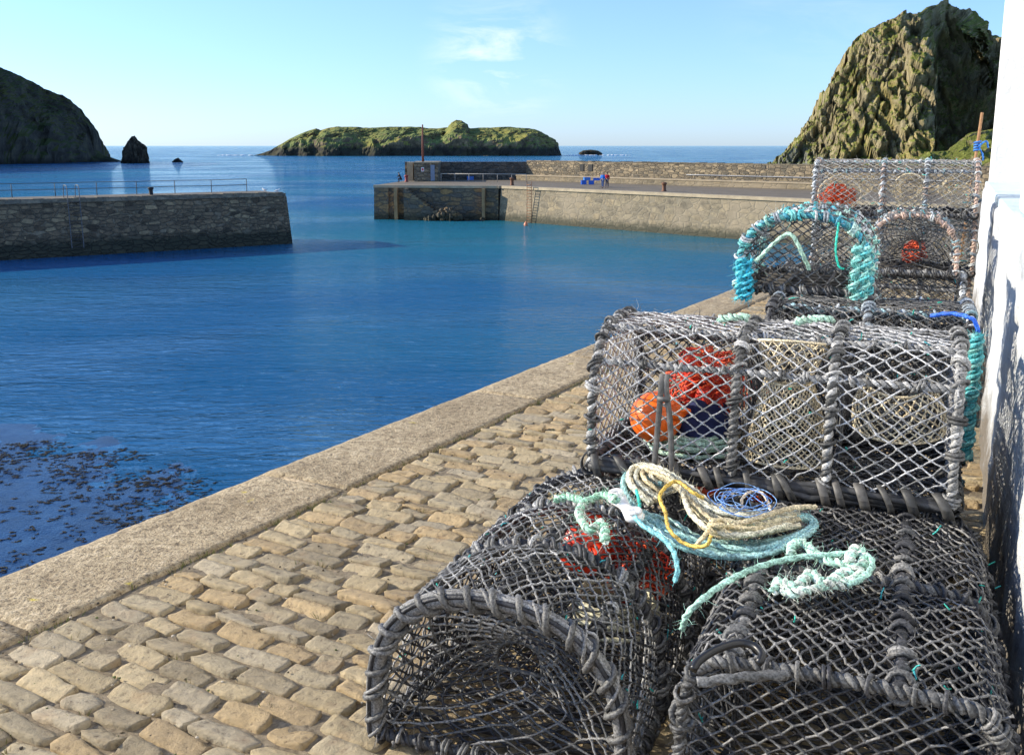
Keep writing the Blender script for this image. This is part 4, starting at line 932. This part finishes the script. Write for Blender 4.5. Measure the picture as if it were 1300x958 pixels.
def creel(label, loc, rz, L, D, H, kind, hoops, cols, netcols, cell=.05, r=.0021, end='flat', rails=None, rail_t=None,
          base='rope', hoop_r=.0085, hoop_core=.010, fuzz=60, bound=.0, missing=.01, ties=40, tilt=0, sag=.012, hoopcols=None, lash=.05, rail_r=None, first_bound=False, inner=False, name='lobster_creel'):
    root = empty(name, loc, rz); root.rotation_euler = (tilt, 0, rz)
    tag(root, label, 'lobster creel', 'lobster creels stacked on the quay')
    f, per = profile(kind, D, H)
    hoopcols = hoopcols or cols
    def S(u, v, h=0):
        x = L*u; p = f(v); e = .004
        q = f(np.clip(v+e, 0, 1))-f(np.clip(v-e, 0, 1)); nr = np.array([q[1], -q[0]]); nr = nr/(np.linalg.norm(nr)+1e-9)
        hs = np.array(hoops)*L; dd = np.min(np.abs(hs-x)); k = sag*min(1, dd/.08)*math.sin(math.pi*min(1, max(0, v)))
        s2 = .006*mn.noise(Vector((float(x)*9+loc[0], float(v)*7, loc[1])))
        o = -nr*(h+.0-k+s2)
        return np.array([x, p[0]-o[0]*-1, p[1]-o[1]*-1]) if False else np.array([x, p[0]+(-nr[0])*(k+s2-h), p[1]+(-nr[1])*(k+s2-h)])
    # netting over the hoops
    mb = MB(); nu = int(round(L/(cell*.5)/2))*2; nv = int(round(per/(cell*.36)/2))*2
    lattice(mb, S, nu, nv, r, netcols, missing=missing)
    for q in range(ties):                                  # cut ends of green twine at the knots
        p = S(random.random(), random.uniform(.05, .95), 0); d = rng.normal(size=3)*.012
        tube(mb, [p, p+d*.5, p+d+rng.normal(size=3)*.004], [.0022, .002, .0016], 4, random.choice([(.02, .38, .30), (.05, .45, .42), (.03, .3, .35)]))
    mb.build('netting', M_rope, root)
    # hoops
    for h in hoops:
        mb = MB(); P = [(h*L, *f(t)) for t in np.linspace(0, 1, 26)]
        if first_bound and h == 0: bound_hoop(mb, P, .0165, (.17, .165, .16), cols)
        else: rope_rail(mb, P, hoopcols, hoop_r*random.uniform(.95, 1.1), .048, hoop_core, lash=lash, fuzz=fuzz)
        mb.build('hoop', M_rope, root)
    # long rails
    for t in (rail_t or ([.27, .385, .615, .73] if kind == 'box' else [.3, .5, .7])):
        mb = MB(); n = 9; rr_ = rail_r or hoop_r*.78; rc_ = rail_r*.9 if rail_r else hoop_core*.7; P = [(L*x, *f(t)) + np.r_[0, rng.normal(0, .002, 2)] for x in np.linspace(0, 1, n)]
        rope_rail(mb, P, cols, rr_, .05, rc_, lash=lash*1.4, fuzz=fuzz); mb.build('rail', M_rope, root)
    # base frame
    mb = MB(); c0 = np.array([(0, 0, .02), (L, 0, .02), (L, D, .02), (0, D, .02)])
    for a, b_ in ((0, 1), (1, 2), (2, 3), (3, 0)):
        if base == 'strip': strip_rail(mb, [c0[a], c0[b_]])
        else: rope_rail(mb, [c0[a], c0[b_]], DARK, .008, .045, .011, lash=.05, fuzz=fuzz*.5)
    mb.build('base_frame', M_rubber if base == 'strip' else M_rope, root)
    mb = MB()
    for x in np.linspace(.12, .88, 6): tube(mb, [(L*x, 0, .012), (L*x, D, .012)], .007, 5, (.05, .045, .04))
    for y in (.33, .66): tube(mb, [(0, D*y, .02), (L, D*y, .02)], .007, 5, (.05, .045, .04))
    mb.build('floor_bars', M_metal, root)
    if inner:
        mb = MB()
        lattice(mb, lambda u, v, h=0: np.array([L*u, D*v, .035+.012*mn.noise(Vector((float(u)*6, float(v)*5, loc[0])))]), int(L/.04)*2, int(D/.028), .0026, DARK[:3])
        lattice(mb, lambda u, v, h=0: np.array([L*(.03+.94*u), D-.05-.05*math.sin(math.pi*float(v)), .03+(H-.07 if kind != 'arch' else H*.45)*v+.012*math.sin(5*float(u))]), int(L/.04)*2, int(H/.03), .0024, [(.02, .02, .022)])
        for hx in hoops[1:-1]:
            lattice(mb, lambda u, v, h=0: np.array([L*hx+.03*math.sin(math.pi*float(v)), .04+(D-.08)*u, .03+(H-.09)*v*(1-(.4 if kind != 'arch' else .75)*abs(2*float(u)-1)**(6 if kind != 'arch' else 2.6))]), int(D/.022), int(H/.03), .0024, DARK[:3])
        mb.build('inner_netting', M_rope, root)
    # end panels
    for sx, x0 in ((1, 0.0), (-1, L)):
        mb = MB()
        if end == 'funnel':                               # gathered netting drawn in to an eye
            yc, zc = D*.5, H*.47
            def E(u, v, h=0):
                t = float(u) % 1.0
                if t < .78: p = f(t/.78)
                else: w = (t-.78)/.22; p = np.array([D*(1-w), .02])
                g = float(v)**.85; rr = 1-.80*g
                return np.array([x0+sx*(.16*g**1.2+h), yc+(p[0]-yc)*rr, zc+(p[1]-zc)*rr])
            lattice(mb, E, 40, 10, r*1.1, netcols, wrap=True, jit=.1)
            ring = [E(u, 1.0) for u in np.linspace(0, 1, 20)]; tube(mb, ring, .006, 6, (.08, .08, .08))
        else:
            def inside(y, z):
                if z < .03 or y < .003 or y > D-.003: return False
                t = np.linspace(0, 1, 80); pp = f(t); zz = np.max(np.where(np.abs(pp[:, 0]-y) < D*.045, pp[:, 1], 0)); return z < zz
            ny, nz_ = int(D/(cell*.5)), int(H/(cell*.36)); pt = {}
            for i in range(ny+1):
                for j in range(nz_+1):
                    if (i+j) % 2 == 0: pt[(i, j)] = np.array([x0+sx*.004, i*D/ny+rng.normal(0, .002), .02+j*H/nz_+rng.normal(0, .002)])
            for (i, j), p in pt.items():
                for di in (1, -1):
                    q = pt.get((i+di, j+1))
                    if q is None: continue
                    a, b_ = inside(p[1], p[2]), inside(q[1], q[2])
                    if a and b_: pass
                    elif a or b_:
                        if a: q = p+(q-p)*.7
                        else: p = q+(p-q)*.7
                    else: continue
                    tube(mb, [p, p+(q-p)*.25, p+(q-p)*.75, q], [r*1.7, r, r, r*1.7], 4, random.choice(netcols), cap=False)
        mb.build('end_netting', M_rope, root)
    return root
def copy_creel(src, label, loc, rz, tilt=0):
    c = src.copy(); scene.collection.objects.link(c); c.location = loc; c.rotation_euler = (tilt, 0, rz); c['label'] = label
    for ch in list(src.children):
        d = ch.copy(); scene.collection.objects.link(d); d.parent = c
    return c
def funnel(parent, ring0, ring1, n, nv, col, r=.0014, bulge=0.0, arc=1.0):
    """cream eye netting between two rings given as (centre, ax1, ax2)"""
    mb = MB(); c0, a0, b0 = [np.array(q, float) for q in ring0]; c1, a1, b1 = [np.array(q, float) for q in ring1]
    def E(u, v, h=0):
        t = 2*math.pi*float(u)*arc-(math.pi/2+math.pi*arc if arc < 1 else 0); g = float(v); k = 1+bulge*math.sin(math.pi*g)
        a = a0+(a1-a0)*g; b_ = b0+(b1-b0)*g
        return c0+(c1-c0)*g+(a*math.cos(t)+b_*math.sin(t))*k
    lattice(mb, E, n, nv, r, col, wrap=arc == 1.0, jit=.06, k=4, knot=1.6)
    for g in (0, 1): tube(mb, [E(u, g) for u in np.linspace(0, 1, 26)], .004, 6, col[0])
    return mb.build('entrance_funnel', M_rope, parent)

AX = np.array([.371, .928]); BX = np.array([.928, -.371])
RZ_A = math.atan2(AX[1], AX[0])                      # long axis away from the camera
RZ_B = math.atan2(BX[1], BX[0])                      # long axis across, towards the wall
CREAM = [(.72, .60, .40), (.62, .50, .32), (.80, .70, .50)]
# arch/box creels with their length running away have their depth to the LEFT of the length: start at the right-hand corner
# A: front left
FA = np.array([-.321, 2.145]); A0 = FA+BX*.60
cA = creel('dark arched creel nearest the camera on the left with orange float inside', (*A0, .012), RZ_A, .93, .60, .405, 'arch', [0, .36, .68, 1.0], GREY+DARK, GREY[1:]+DARK,
           cell=.042, r=.0027, end='funnel', fuzz=130, hoop_r=.0095, hoop_core=.013, ties=70, sag=.02, first_bound=True, inner=True)
# B: front right
B0 = np.array([.33, 1.80])+BX*.60
cB = creel('dark creel nearest the camera on the right by the white wall', (*B0, .012), RZ_A, .95, .60, .41, 'crate', [0, .5, 1.0], DARK+GREY[:1], DARK+GREY[:1],
           cell=.044, r=.0027, end='flat', rail_t=[.22, .42, .66, .80], rail_r=.0115, fuzz=110, hoop_r=.0078, hoop_core=.010, ties=50, sag=.016, inner=True)
# C: the main one, across
C0 = np.array([.234, 2.83])
CZ = .455
cC = creel('large grey rope wrapped creel with black rubber strip base in the middle of the pile', (*C0, CZ), RZ_B, .98, .55, .41, 'box', [0, .42, .68, 1.0], GREY, [(.36, .36, .37), (.28, .28, .29), (.46, .46, .47), (.20, .20, .20)],
           cell=.056, r=.0024, end='flat', base='strip', fuzz=150, lash=.08, hoop_r=.0088, hoop_core=.010, ties=40, sag=.006, inner=True)
mb = MB()
for x0, x1 in ((.212, .196), (.226, .252)):             # rubber ties hung down the front
    P = np.array([(x0, -.018, .315), (x0, -.030, .28), ((x0+x1)/2, -.020, .17), (x1, -.030, .0)]); P = smooth_path(P, .01)
    T = np.array([.0085, 0, 0]); V = np.stack([P-T, P+[0, -.004, 0], P+T, P+[0, .003, 0], P-T], 1); grid(mb, V, (.12, .115, .11))
box(mb, (.219, -.030, .245), (.034, .010, .014), (.10, .10, .10))
mb.build('rubber_tie', M_rubber, cC)
funnel(cC, ((.545, .10, .315), (.062, 0, 0), (0, .05, .02)), ((.55, .11, .07), (.118, 0, 0), (0, .09, .0)), 38, 26, CREAM, .0021, .06, .52)
funnel(cC, ((.545, .13, .315), (.062, 0, 0), (0, .05, .02)), ((.545, .16, .395), (.10, 0, 0), (0, .08, -.02)), 36, 6, CREAM, .0018)
funnel(cC, ((.83, .20, .30), (.085, 0, 0), (0, .07, .03)), ((.84, .20, .17), (.12, 0, 0), (0, .10, .02)), 30, 10, CREAM, .0025, .15, .6)
# D: under C
D0 = C0+AX*.17
cD = copy_creel(cC, 'lower creel crushed beneath the large grey creel with the rubber base', (*D0, .012), RZ_B)
# E: behind C
E0 = C0+AX*.62+BX*.41
cE = creel('creel with turquoise wrapped end hoop just behind the large grey creel', (*E0, .45), RZ_B, .62, .58, .41, 'box', [0, .5, 1.0], DARK+MULTI[:3], DARK,
           cell=.05, fuzz=70, ties=40, hoop_r=.009, inner=True)
cF = copy_creel(cE, 'bottom creel under the turquoise ended creel, resting on the setts', (*(E0+AX*.02), .012), RZ_B)
# G: end-on turquoise arch
Gc = np.array([1.04, 3.55]); G0 = Gc+BX*.225
cG = creel('round topped creel wound with bright turquoise and seafoam rope, standing end on', (*G0, .868), RZ_A, .58, .45, .29, 'arch', [0, .26, .62, 1.0], MULTI, DARK+[(.12, .12, .12)],
           cell=.045, r=.0021, end='flat', hoopcols=TEAL+MULTI[:2]+[(.42, .60, .55)], hoop_r=.0078, hoop_core=.008, fuzz=90, ties=60)
# I: stack under H
I0 = np.array([1.42, 5.22])
cI = creel('upper of two creels stacked under the small arched creel by the wall', (*I0, .385), RZ_B, .88, .60, .355, 'box', [0, .5, 1.0], MULTI[:3]+DARK, DARK, cell=.055, r=.002, fuzz=0, ties=20, lash=.1)
copy_creel(cI, 'bottom creel of the stack under the small arched creel', (*I0, .012), RZ_B)
Hc = np.array([2.02, 5.06]); H0 = Hc+BX*.225
cH = creel('small arched creel with pink and blue flecked rope, end on beside the wall', (*H0, .745), RZ_A, .48, .43, .31, 'arch', [0, .5, 1.0], MULTI, DARK+[(.2, .19, .17)], cell=.045, r=.0019, end='funnel', hoop_r=.0068, hoop_core=.007, fuzz=60, ties=30)
# K / J : back column
K0 = np.array([1.77, 5.90])
cJ = creel('topmost creel of the pile with pale flecked rope frame and orange netting inside', (*K0, .995), RZ_B, .87, .50, .315, 'box', [0, .43, .70, 1.0], MULTI, [(.30, .29, .27), (.22, .21, .20), (.36, .35, .33)], cell=.045, r=.0019, hoop_r=.0068, hoop_core=.007, fuzz=40, ties=40, base='rope', sag=.005)
funnel(cJ, ((.30, .24, .20), (.02, 0, 0), (0, .05, .06)), ((.14, .06, .13), (.12, 0, .0), (0, .03, .10)), 36, 12, CREAM, .0014)
funnel(cJ, ((.52, .03, .16), (.09, 0, 0), (0, 0, .09)), ((.52, .20, .16), (.05, 0, 0), (0, 0, .05)), 44, 10, CREAM, .0016)
funnel(cJ, ((.80, .10, .16), (.10, 0, 0), (0, 0, .10)), ((.70, .28, .16), (.03, 0, 0), (0, 0, .03)), 40, 12, CREAM, .0014)
for i, z in enumerate((.012, .34, .668)):
    copy_creel(cJ, ['lowest creel of the back column beside the quay wall', 'second creel up in the back column', 'creel directly beneath the topmost creel of the pile'][i], (*(K0+AX*.02+BX*(.005*i)), z), RZ_B)

# ================================================================== FLOATS, NET BAGS AND ROPE
def float_buoy(p, r, col, label, rot=(0, 0, 0)):
    mb = MB(); sphere(mb, (0, 0, 0), r, col, 28, 18, (1, 1, 1.08))
    tube(mb, [(0, 0, r*.98), (0, 0, r*1.2), (0, 0, r*1.42)], [r*.36, r*.26, r*.22], 12, col)
    a = np.linspace(0, 2*math.pi, 18); tube(mb, np.stack([r*.2*np.cos(a), 0*a, r*1.45+r*.2*np.sin(a)], 1), r*.09, 8, col)
    for q in range(4):
        t = q*math.pi/2; tube(mb, [(r*math.cos(t)*math.sin(s), r*math.sin(t)*math.sin(s), r*1.08*math.cos(s)) for s in np.linspace(.2, 2.9, 16)], r*.03, 5, col)
    o = mb.build('float', M_vinyl); o.location = tuple(p); o.rotation_euler = rot; tag(o, label, 'float', 'orange fishing floats'); return o
def in_creel(c0, rz, z0, x, y, z):
    ca, sa = math.cos(rz), math.sin(rz); return np.array([c0[0]+x*ca-y*sa, c0[1]+x*sa+y*ca, z0+z])
float_buoy(in_creel(C0, RZ_B, CZ, .165, .12, .15), .076, (.95, .16, .015), 'bright orange float in the left compartment of the large grey creel', (1.2, .3, .6))
def net_bag(p, s, label, col=(.75, .05, .02), seed=1.0):
    mb = MB(); s = np.array(s)
    def E(u, v, h=0):
        t = 2*math.pi*float(u); ph = .08+float(v)*(math.pi-.16); d = np.array([math.sin(ph)*math.cos(t), math.sin(ph)*math.sin(t), math.cos(ph)])
        k = 1+.45*mn.noise(Vector(d*1.9)+Vector((seed, 0, 0)))+.15*mn.noise(Vector(d*6))
        return d*s*k+d*h
    lattice(mb, E, 40, 26, .0021, [col, tuple(q*.7 for q in col), (.85, .12, .03)], wrap=True, jit=.15, k=4)
    for q in range(7):
        c = rng.normal(0, .3, 3)*s; sphere(mb, c, float(min(s))*.45, (col[0]*.8, col[1]*.8, col[2]), 10, 7, nz=.9)
    o = mb.build('net_bag', M_rope); o.location = tuple(p); tag(o, label, 'net bag', 'red netting bundles'); return o
net_bag(in_creel(C0, RZ_B, CZ, .29, .30, .22), (.13, .09, .10), 'crumpled red netting behind the orange float in the large creel', seed=2.)
mb = MB(); sphere(mb, (0, 0, 0), .085, (.015, .02, .07), 22, 14, (1.25, .9, .85), nz=.5); o = mb.build('navy_bundle', M_cloth); o.location = tuple(in_creel(C0, RZ_B, CZ, .285, .20, .11)); tag(o, 'navy cloth bundle beside the orange float in the large creel', 'cloth bundle')
pA = lambda x, y, z: in_creel(A0, RZ_A, .012, x, y, z)
float_buoy(pA(.60, .27, .315), .086, (.85, .045, .01), 'red orange float under the netting of the front left creel', (1.5, .4, .2))
net_bag(pA(.58, .12, .27), (.09, .09, .075), 'red netting beside the float in the front left creel', seed=5.)
float_buoy(in_creel(D0, RZ_B, .012, .30, .08, .34), .05, (.9, .10, .02), 'small orange float in the lower creel under the rubber base', (.6, .3, 0))
net_bag(in_creel(D0, RZ_B, .012, .46, .10, .32), (.06, .05, .04), 'scrap of red netting in the lower creel', seed=9.)
net_bag(in_creel(K0, RZ_B, .995, .13, .12, .095), (.10, .06, .075), 'orange red netting bundle in the topmost creel', (.85, .09, .01), 4.)
net_bag(in_creel(H0, RZ_A, .755, .28, .20, .09), (.06, .07, .05), 'dull red netting in the small arched creel', (.45, .06, .03), 6.)

def rope(name, paths, label, cat, cols, r=.0055, lobes=3, mat=None, group=None, amp=.24, fuzz=0):
    mb = MB()
    for i, P in enumerate(paths):
        P = smooth_path(np.array(P, float), .005); c = cols[i % len(cols)] if len(cols) > 1 else cols[0]
        tube(mb, P, r*random.uniform(.92, 1.08), 12, c, lobes=lobes, amp=amp, pitch=r*5.5, var=.28)
        for q in range(int(fuzz*len(P)*.008)):
            i2 = random.randrange(len(P)); d = rng.normal(size=3); d /= np.linalg.norm(d); p = P[i2]+d*r*.8; l = random.uniform(.008, .03)
            tube(mb, [p, p+d*l*.5+rng.normal(0, .003, 3), p+d*l], [.0006, .0005, .0003], 3, c, cap=False)
    o = mb.build(name, mat or M_rope); tag(o, label, cat, group); return o
def coil(c, ax, bx, n, jit=.012, dz=.004, ph0=0, turns=1.0):
    out = []; P = []
    for k in range(n*14):
        t = 2*math.pi*k/14; g = k/14; q = 1-.25*(g/n)+.10*math.sin(g*2.7)
        P.append(np.array(c)+np.array(ax)*math.cos(t+ph0)*q+np.array(bx)*math.sin(t+ph0)*q+np.array([random.gauss(0, jit*.3), random.gauss(0, jit*.3), dz*g+.004*math.sin(5*g)]))
    return P
# rope coils inside the large creel and front left creel
rope('rope_coil', [coil(in_creel(C0, RZ_B, CZ, .26, .20, .045), (*(BX*.13), 0), (*(AX*.12), 0), 6, dz=.009)], 'pale green rope coiled on the floor of the large grey creel', 'rope', [(.42, .58, .46)], .0065)
rope('rope_coil', [coil(in_creel(C0, RZ_B, CZ, .36, .22, .07), (*(BX*.055), .0), (*(AX*.04), .04), 5, dz=.006)], 'small coil of brown rope beside the navy bundle in the large creel', 'rope', [(.24, .17, .09)], .005)
rope('rope_coil', [coil(pA(.42, .14, .20), (*(BX*.11), 0), (*(AX*.12), 0), 6, dz=.011)], 'tan and green rope coil lying inside the front left creel', 'rope', [(.45, .42, .30)], .0065)

# hank of rope lying over the two front creels
def surfz(u, v):   # height of the hank over the gap between the front creels
    return .445
ZH = .452
def PX(l, z0=ZH): return [at_z(u, v, z0+(q[0] if q else 0)) for u, v, *q in l]
hank = []
for k in range(11):
    o_ = k/10; j = lambda s=4: random.uniform(-s, s); h = .012*math.sin(k*2.3)
    hank.append(PX([(826+o_*30, 640-o_*18, .01), (800+o_*30+j(3), 612-o_*6, .03+h), (808+o_*22+j(), 591+o_*10, .045), (838+o_*26, 594+o_*26+j(3), .055+h), (872+j()+o_*10, 618+o_*36+j(3), .05+h), (912+j(), 640+o_*38+j(3), .04+h),
                    (962+j(), 652+o_*28+j(), .035+h), (1006+j(10), 654+o_*14+j(), .035)]))
under = []
for k in range(11):
    o_ = k/10; j = lambda s=3: random.uniform(-s, s); h = .008*math.sin(k*1.7)
    under.append(PX([(830+o_*16, 612+o_*4, .03), (800+o_*8+j(), 600+o_*3, .02), (791+2*o_+j(2), 618+o_*6, .012), (806+o_*12, 650-o_*4+j(), .01+h), (842+j()+o_*12, 684-o_*30+j(), .01+h), (896+j(), 704-o_*28+j(), -.004+h), (955+j(), 708-o_*24+j(), .0+h), (1002+j(), 695-o_*20+j(), .012+h), (1034+j(4), 668-o_*4, .02), (1014+j(5), 654+o_*6, .028), (960+j(), 674-o_*6+j(), .024), (915, 680-o_*6+j(), .024)]))
rope('rope_hank', hank+hank[::3], 'hank of cream rope draped over the two front creels', 'rope', [(.58, .52, .36), (.62, .58, .44), (.50, .42, .26), (.55, .55, .45)], .0060, fuzz=40)
rope('rope_hank', under[:8], 'hank of pale teal rope lying under the cream rope', 'rope', [(.24, .46, .46), (.34, .56, .55), (.20, .38, .38), (.38, .58, .52)], .0064, fuzz=40)
# yellow lashing and knot round the hank
rope('yellow_tie', [PX([(845, 650, .055), (838, 628, .075), (858, 611, .09), (880, 625, .085), (893, 632, .07)]), PX([(845, 650, .06), (850, 672, .05), (870, 690, .03), (895, 693, .04), (903, 680, .06)])], 'thin yellow orange cord tied round the rope hank', 'cord', [(.62, .42, .08)], .0045)
kn = at_z(914, 669, ZH+.06); K = []
for k in range(40):
    t = k*.62; K.append(kn+np.array([.022*math.cos(t)*(1+.2*math.sin(t*.37)), .02*math.sin(t*1.3), .012*math.sin(t*.9)]))
rope('rope_knot', [K, [kn+[-.02, 0, 0], kn+[-.05, -.03, -.02], kn+[-.07, -.035, -.04]]], 'cream rope knot binding the middle of the hank', 'knot', [(.66, .54, .32)], .0052)
rope('rope_end', [PX([(930, 668, .05), (970, 655, .06), (1005, 645, .055), (1036, 643, .05)])], 'stiff cream rope end sticking out right of the hank', 'rope', [(.62, .52, .34)], .0065)
rope('rope_ring', [PX([(944, 648, .05), (942, 634, .06), (953, 624, .07), (968, 626, .07), (976, 640, .065), (978, 650, .055)])], 'small loop of cream twine standing up right of the hank', 'rope', [(.60, .50, .38)], .004)
# blue monofilament tangle
tg = []
for k in range(5):
    P = []; c = (940+random.uniform(-8, 10), 636+random.uniform(-5, 5)); a0 = random.uniform(0, 6)
    for q in range(12):
        t = a0+q*.9; P.append((c[0]+random.uniform(12, 42)*math.cos(t), c[1]+random.uniform(4, 20)*math.sin(t), .04+random.uniform(0, .07)))
    tg.append(PX(P))
rope('blue_line', tg, 'fine blue fishing line tangled above the cream rope', 'fishing line', [(.12, .26, .62), (.20, .36, .66)], .0011, lobes=0)
# white plastic swivel on the left creel with green rope
def swivel():
    mb = MB(); a = at_z(783, 632, ZH+.045); b = at_z(806, 656, ZH+.04); d = b-a; L = np.linalg.norm(d); d /= L; s = np.cross(d, [0, -.5, .85]); s /= np.linalg.norm(s)
    tube(mb, [a-d*.018, a-d*.01, a, a+d*L*.3, a+d*L*.5, a+d*L*.7, b, b+d*.012, b+d*.02], [.008, .020, .027, .019, .015, .019, .027, .020, .008], 16, (.80, .80, .80), sy=.62)
    for c in (a, b):
        t = np.linspace(0, 2*math.pi, 16); up = np.cross(s, d); tube(mb, c+up*.016+np.outer(np.cos(t), d)*.015+np.outer(np.sin(t), s)*.015, .0055, 8, (.78, .78, .78))
    o = mb.build('plastic_link', M_plastic); tag(o, 'white plastic link joining green and teal rope on the front left creel', 'plastic link')
swivel()
GR = [(.33, .60, .44), (.45, .68, .52), (.60, .70, .60)]
def braid(px, w=.006, n=2):
    base = smooth_path(np.array(PX(px)), .008); return [helix(base, w, .035, k*2*math.pi/n, 9, .25) for k in range(n)]
rope('green_rope', braid([(704, 634, .01), (722, 630, .025), (742, 636, .03), (765, 628, .04), (782, 634, .06)])+braid([(742, 636, .03), (735, 652, .02), (748, 672, .025), (765, 664, .03), (768, 688, .02)]),
     'knotted pale green rope on top of the front left creel', 'rope', GR, .0052, fuzz=60)
rope('teal_rope', [PX([(806, 656, .055), (818, 668, .05), (840, 682, .04), (855, 700, .02), (860, 722, .0), (857, 738, -.03)])], 'single teal rope running down from the white plastic link', 'rope', [(.20, .50, .55)], .006, fuzz=60)
rope('green_twine', [PX([(808, 622, .05), (812, 640, .05), (810, 655, .045)])], 'short bright teal twine beside the white plastic link', 'twine', [(.05, .48, .40)], .004)
# seafoam rope over the front right creel
rope('seafoam_rope', [PX([(866, 798, -.09), (872, 780, -.03), (890, 762, .01), (925, 737, .03), (965, 719, .035), (1010, 708, .04), (1055, 704, .045), (1085, 702, .05), (1105, 708, .055), (1106, 722, .05), (1092, 735, .04), (1075, 742, .03)])],
     'seafoam green rope curving across the front right creel to a knot', 'rope', [(.40, .66, .55)], .0068, fuzz=80)
rope('seafoam_knot', braid([(1003, 705, .02), (1008, 690, .03), (1022, 690, .03), (1032, 700, .03), (1050, 712, .035), (1075, 716, .04)])+braid([(982, 752, .02), (990, 738, .03), (1010, 744, .035), (1030, 728, .035), (1048, 742, .035), (1070, 728, .035), (1090, 722, .045), (1098, 706, .05), (1085, 697, .055), (1078, 715, .05)], .007)+braid([(990, 748, .02), (1012, 752, .03), (1045, 744, .03), (1075, 740, .03), (1095, 728, .04)]),
     'thick seafoam green knotted rope on the front right creel', 'knot', [(.42, .68, .56), (.55, .74, .64), (.68, .72, .66)], .0055, fuzz=60)
# black hook on the front right creel
mb = MB(); P = smooth_path(np.array(PX([(880, 850, .02), (888, 838, .03), (910, 824, .04), (938, 816, .045), (958, 820, .045), (968, 832, .04), (962, 842, .03)])), .006); tube(mb, P, .0075, 10, (.012, .012, .013)); o = mb.build('plastic_hook', M_plastic); tag(o, 'black plastic hook lying at the near edge of the front right creel', 'hook')
rope('dark_rope', [PX([(885, 866, .012), (920, 862, .02), (960, 858, .02), (1000, 856, .02)])], 'dark rope lashed to the near edge of the front right creel', 'rope', [(.12, .12, .12)], .008, amp=.3)
# turquoise bundles on G and hanging ropes
pG = lambda x, y, z: in_creel(G0, RZ_A, .868, x*1.0, y*.9, z)
def bundle(c, ax, n, w, cols, r, label, name='rope_bundle', fuzz=500):
    paths = []
    for k in range(n):
        P = []; 
        for q in np.linspace(-1, 1, 9): P.append(np.array(c)+np.array(ax)*q+rng.normal(0, w, 3))
        paths.append(P)
    return rope(name, paths, label, 'rope', cols, r, fuzz=fuzz)
def bundle_on(c, label, ylist, z0, z1, cols):
    mbp = []
    for y in ylist: mbp += [helix(np.array([pG(-.03, y, z0), pG(-.035, y+.003, (z0+z1)/2), pG(-.03, y, z1)]), .013, .045, random.random()*6, 12, .3) for _ in range(2)]
    return rope('rope_lashing', mbp, label, 'rope', cols, .0055, fuzz=220)
bundle_on(G0, 'frayed bright turquoise rope bundle at the left foot of the round topped creel', [.485, .455], -.02, .13, [(.05, .50, .66), (.10, .58, .68), (.03, .40, .58)])
bundle_on(G0, 'thick seafoam rope lashing down the right side of the round topped creel', [.012, .045], -.02, .19, [(.32, .66, .60), (.12, .55, .58), (.22, .60, .58)])
rope('green_rope', [[pG(-.02, .43, .12), pG(-.035, .36, .19), pG(-.04, .31, .225), pG(-.045, .28, .21), pG(-.04, .245, .15), pG(-.02, .22, .10)]], 'bent pale green rope across the face of the round topped creel', 'rope', [(.40, .62, .50)], .0065)
rope('green_twine', [[pG(-.03, .12, .27), pG(-.04, .125, .18), pG(-.04, .11, .12), pG(-.035, .09, .11)]], 'bright green twine hanging on the round topped creel', 'twine', [(.02, .50, .38)], .0035)
rope('turquoise_lashing', [helix(np.array([in_creel(E0, RZ_B, .45, .635, -.01, z) for z in np.linspace(-.02, .38, 8)]), .014, .05, ph, 12, .3) for ph in (0, 2, 4)], 'turquoise rope wound down the right end of the creel behind the large grey one', 'rope', [(.10, .45, .48), (.22, .55, .52), (.06, .38, .42)], .007, fuzz=150)
rope('blue_rope', [[in_creel(E0, RZ_B, .45, .50, .05, .42), in_creel(E0, RZ_B, .45, .56, .03, .435), in_creel(E0, RZ_B, .45, .62, .0, .425), in_creel(E0, RZ_B, .45, .64, .02, .38)]], 'bright blue rope looped on the turquoise ended creel', 'rope', [(.03, .14, .70)], .006)
rope('pale_green_rope', braid([(912, 405, .46), (935, 402, .475), (950, 404, .47)]), 'short pale green rope end on the back of the large creel, left one', 'rope', [(.42, .62, .50)], .0055)
rope('pale_green_rope', braid([(1010, 408, .46), (1035, 404, .475), (1058, 406, .47)]), 'short pale green rope end on the back of the large creel, middle one', 'rope', [(.42, .62, .50)], .0055)
# boat hook beside the back creels
mb = MB(); a = wpos(6.05, -.06, .02); b = at_z(1247, 143, 1.66); dist = 6.0
b = np.array([0, 0, 1.4])+ray(1247, 143)*6.25; a = np.array([b[0]-.12, b[1]-.05, .02])
tube(mb, [a, (a+b)/2, b], [.010, .010, .009], 10, (.36, .20, .10)); o = mb.build('wooden_pole', M_cloth); tag(o, 'orange brown wooden pole standing upright behind the topmost creel', 'pole')
c = a+(b-a)*.87
rope('blue_tie', [helix(np.array([c+[0, 0, -.03], c, c+[0, 0, .03]]), .018, .016, 0, 10), [c+[.0, -.02, 0], c+[.04, -.03, .03], c+[.06, -.02, -.01]], [c, c+[.03, -.02, -.05], c+[.035, -.02, -.09]]], 'bright blue cord tied round the upper part of the wooden pole', 'cord', [(.03, .22, .70)], .005)
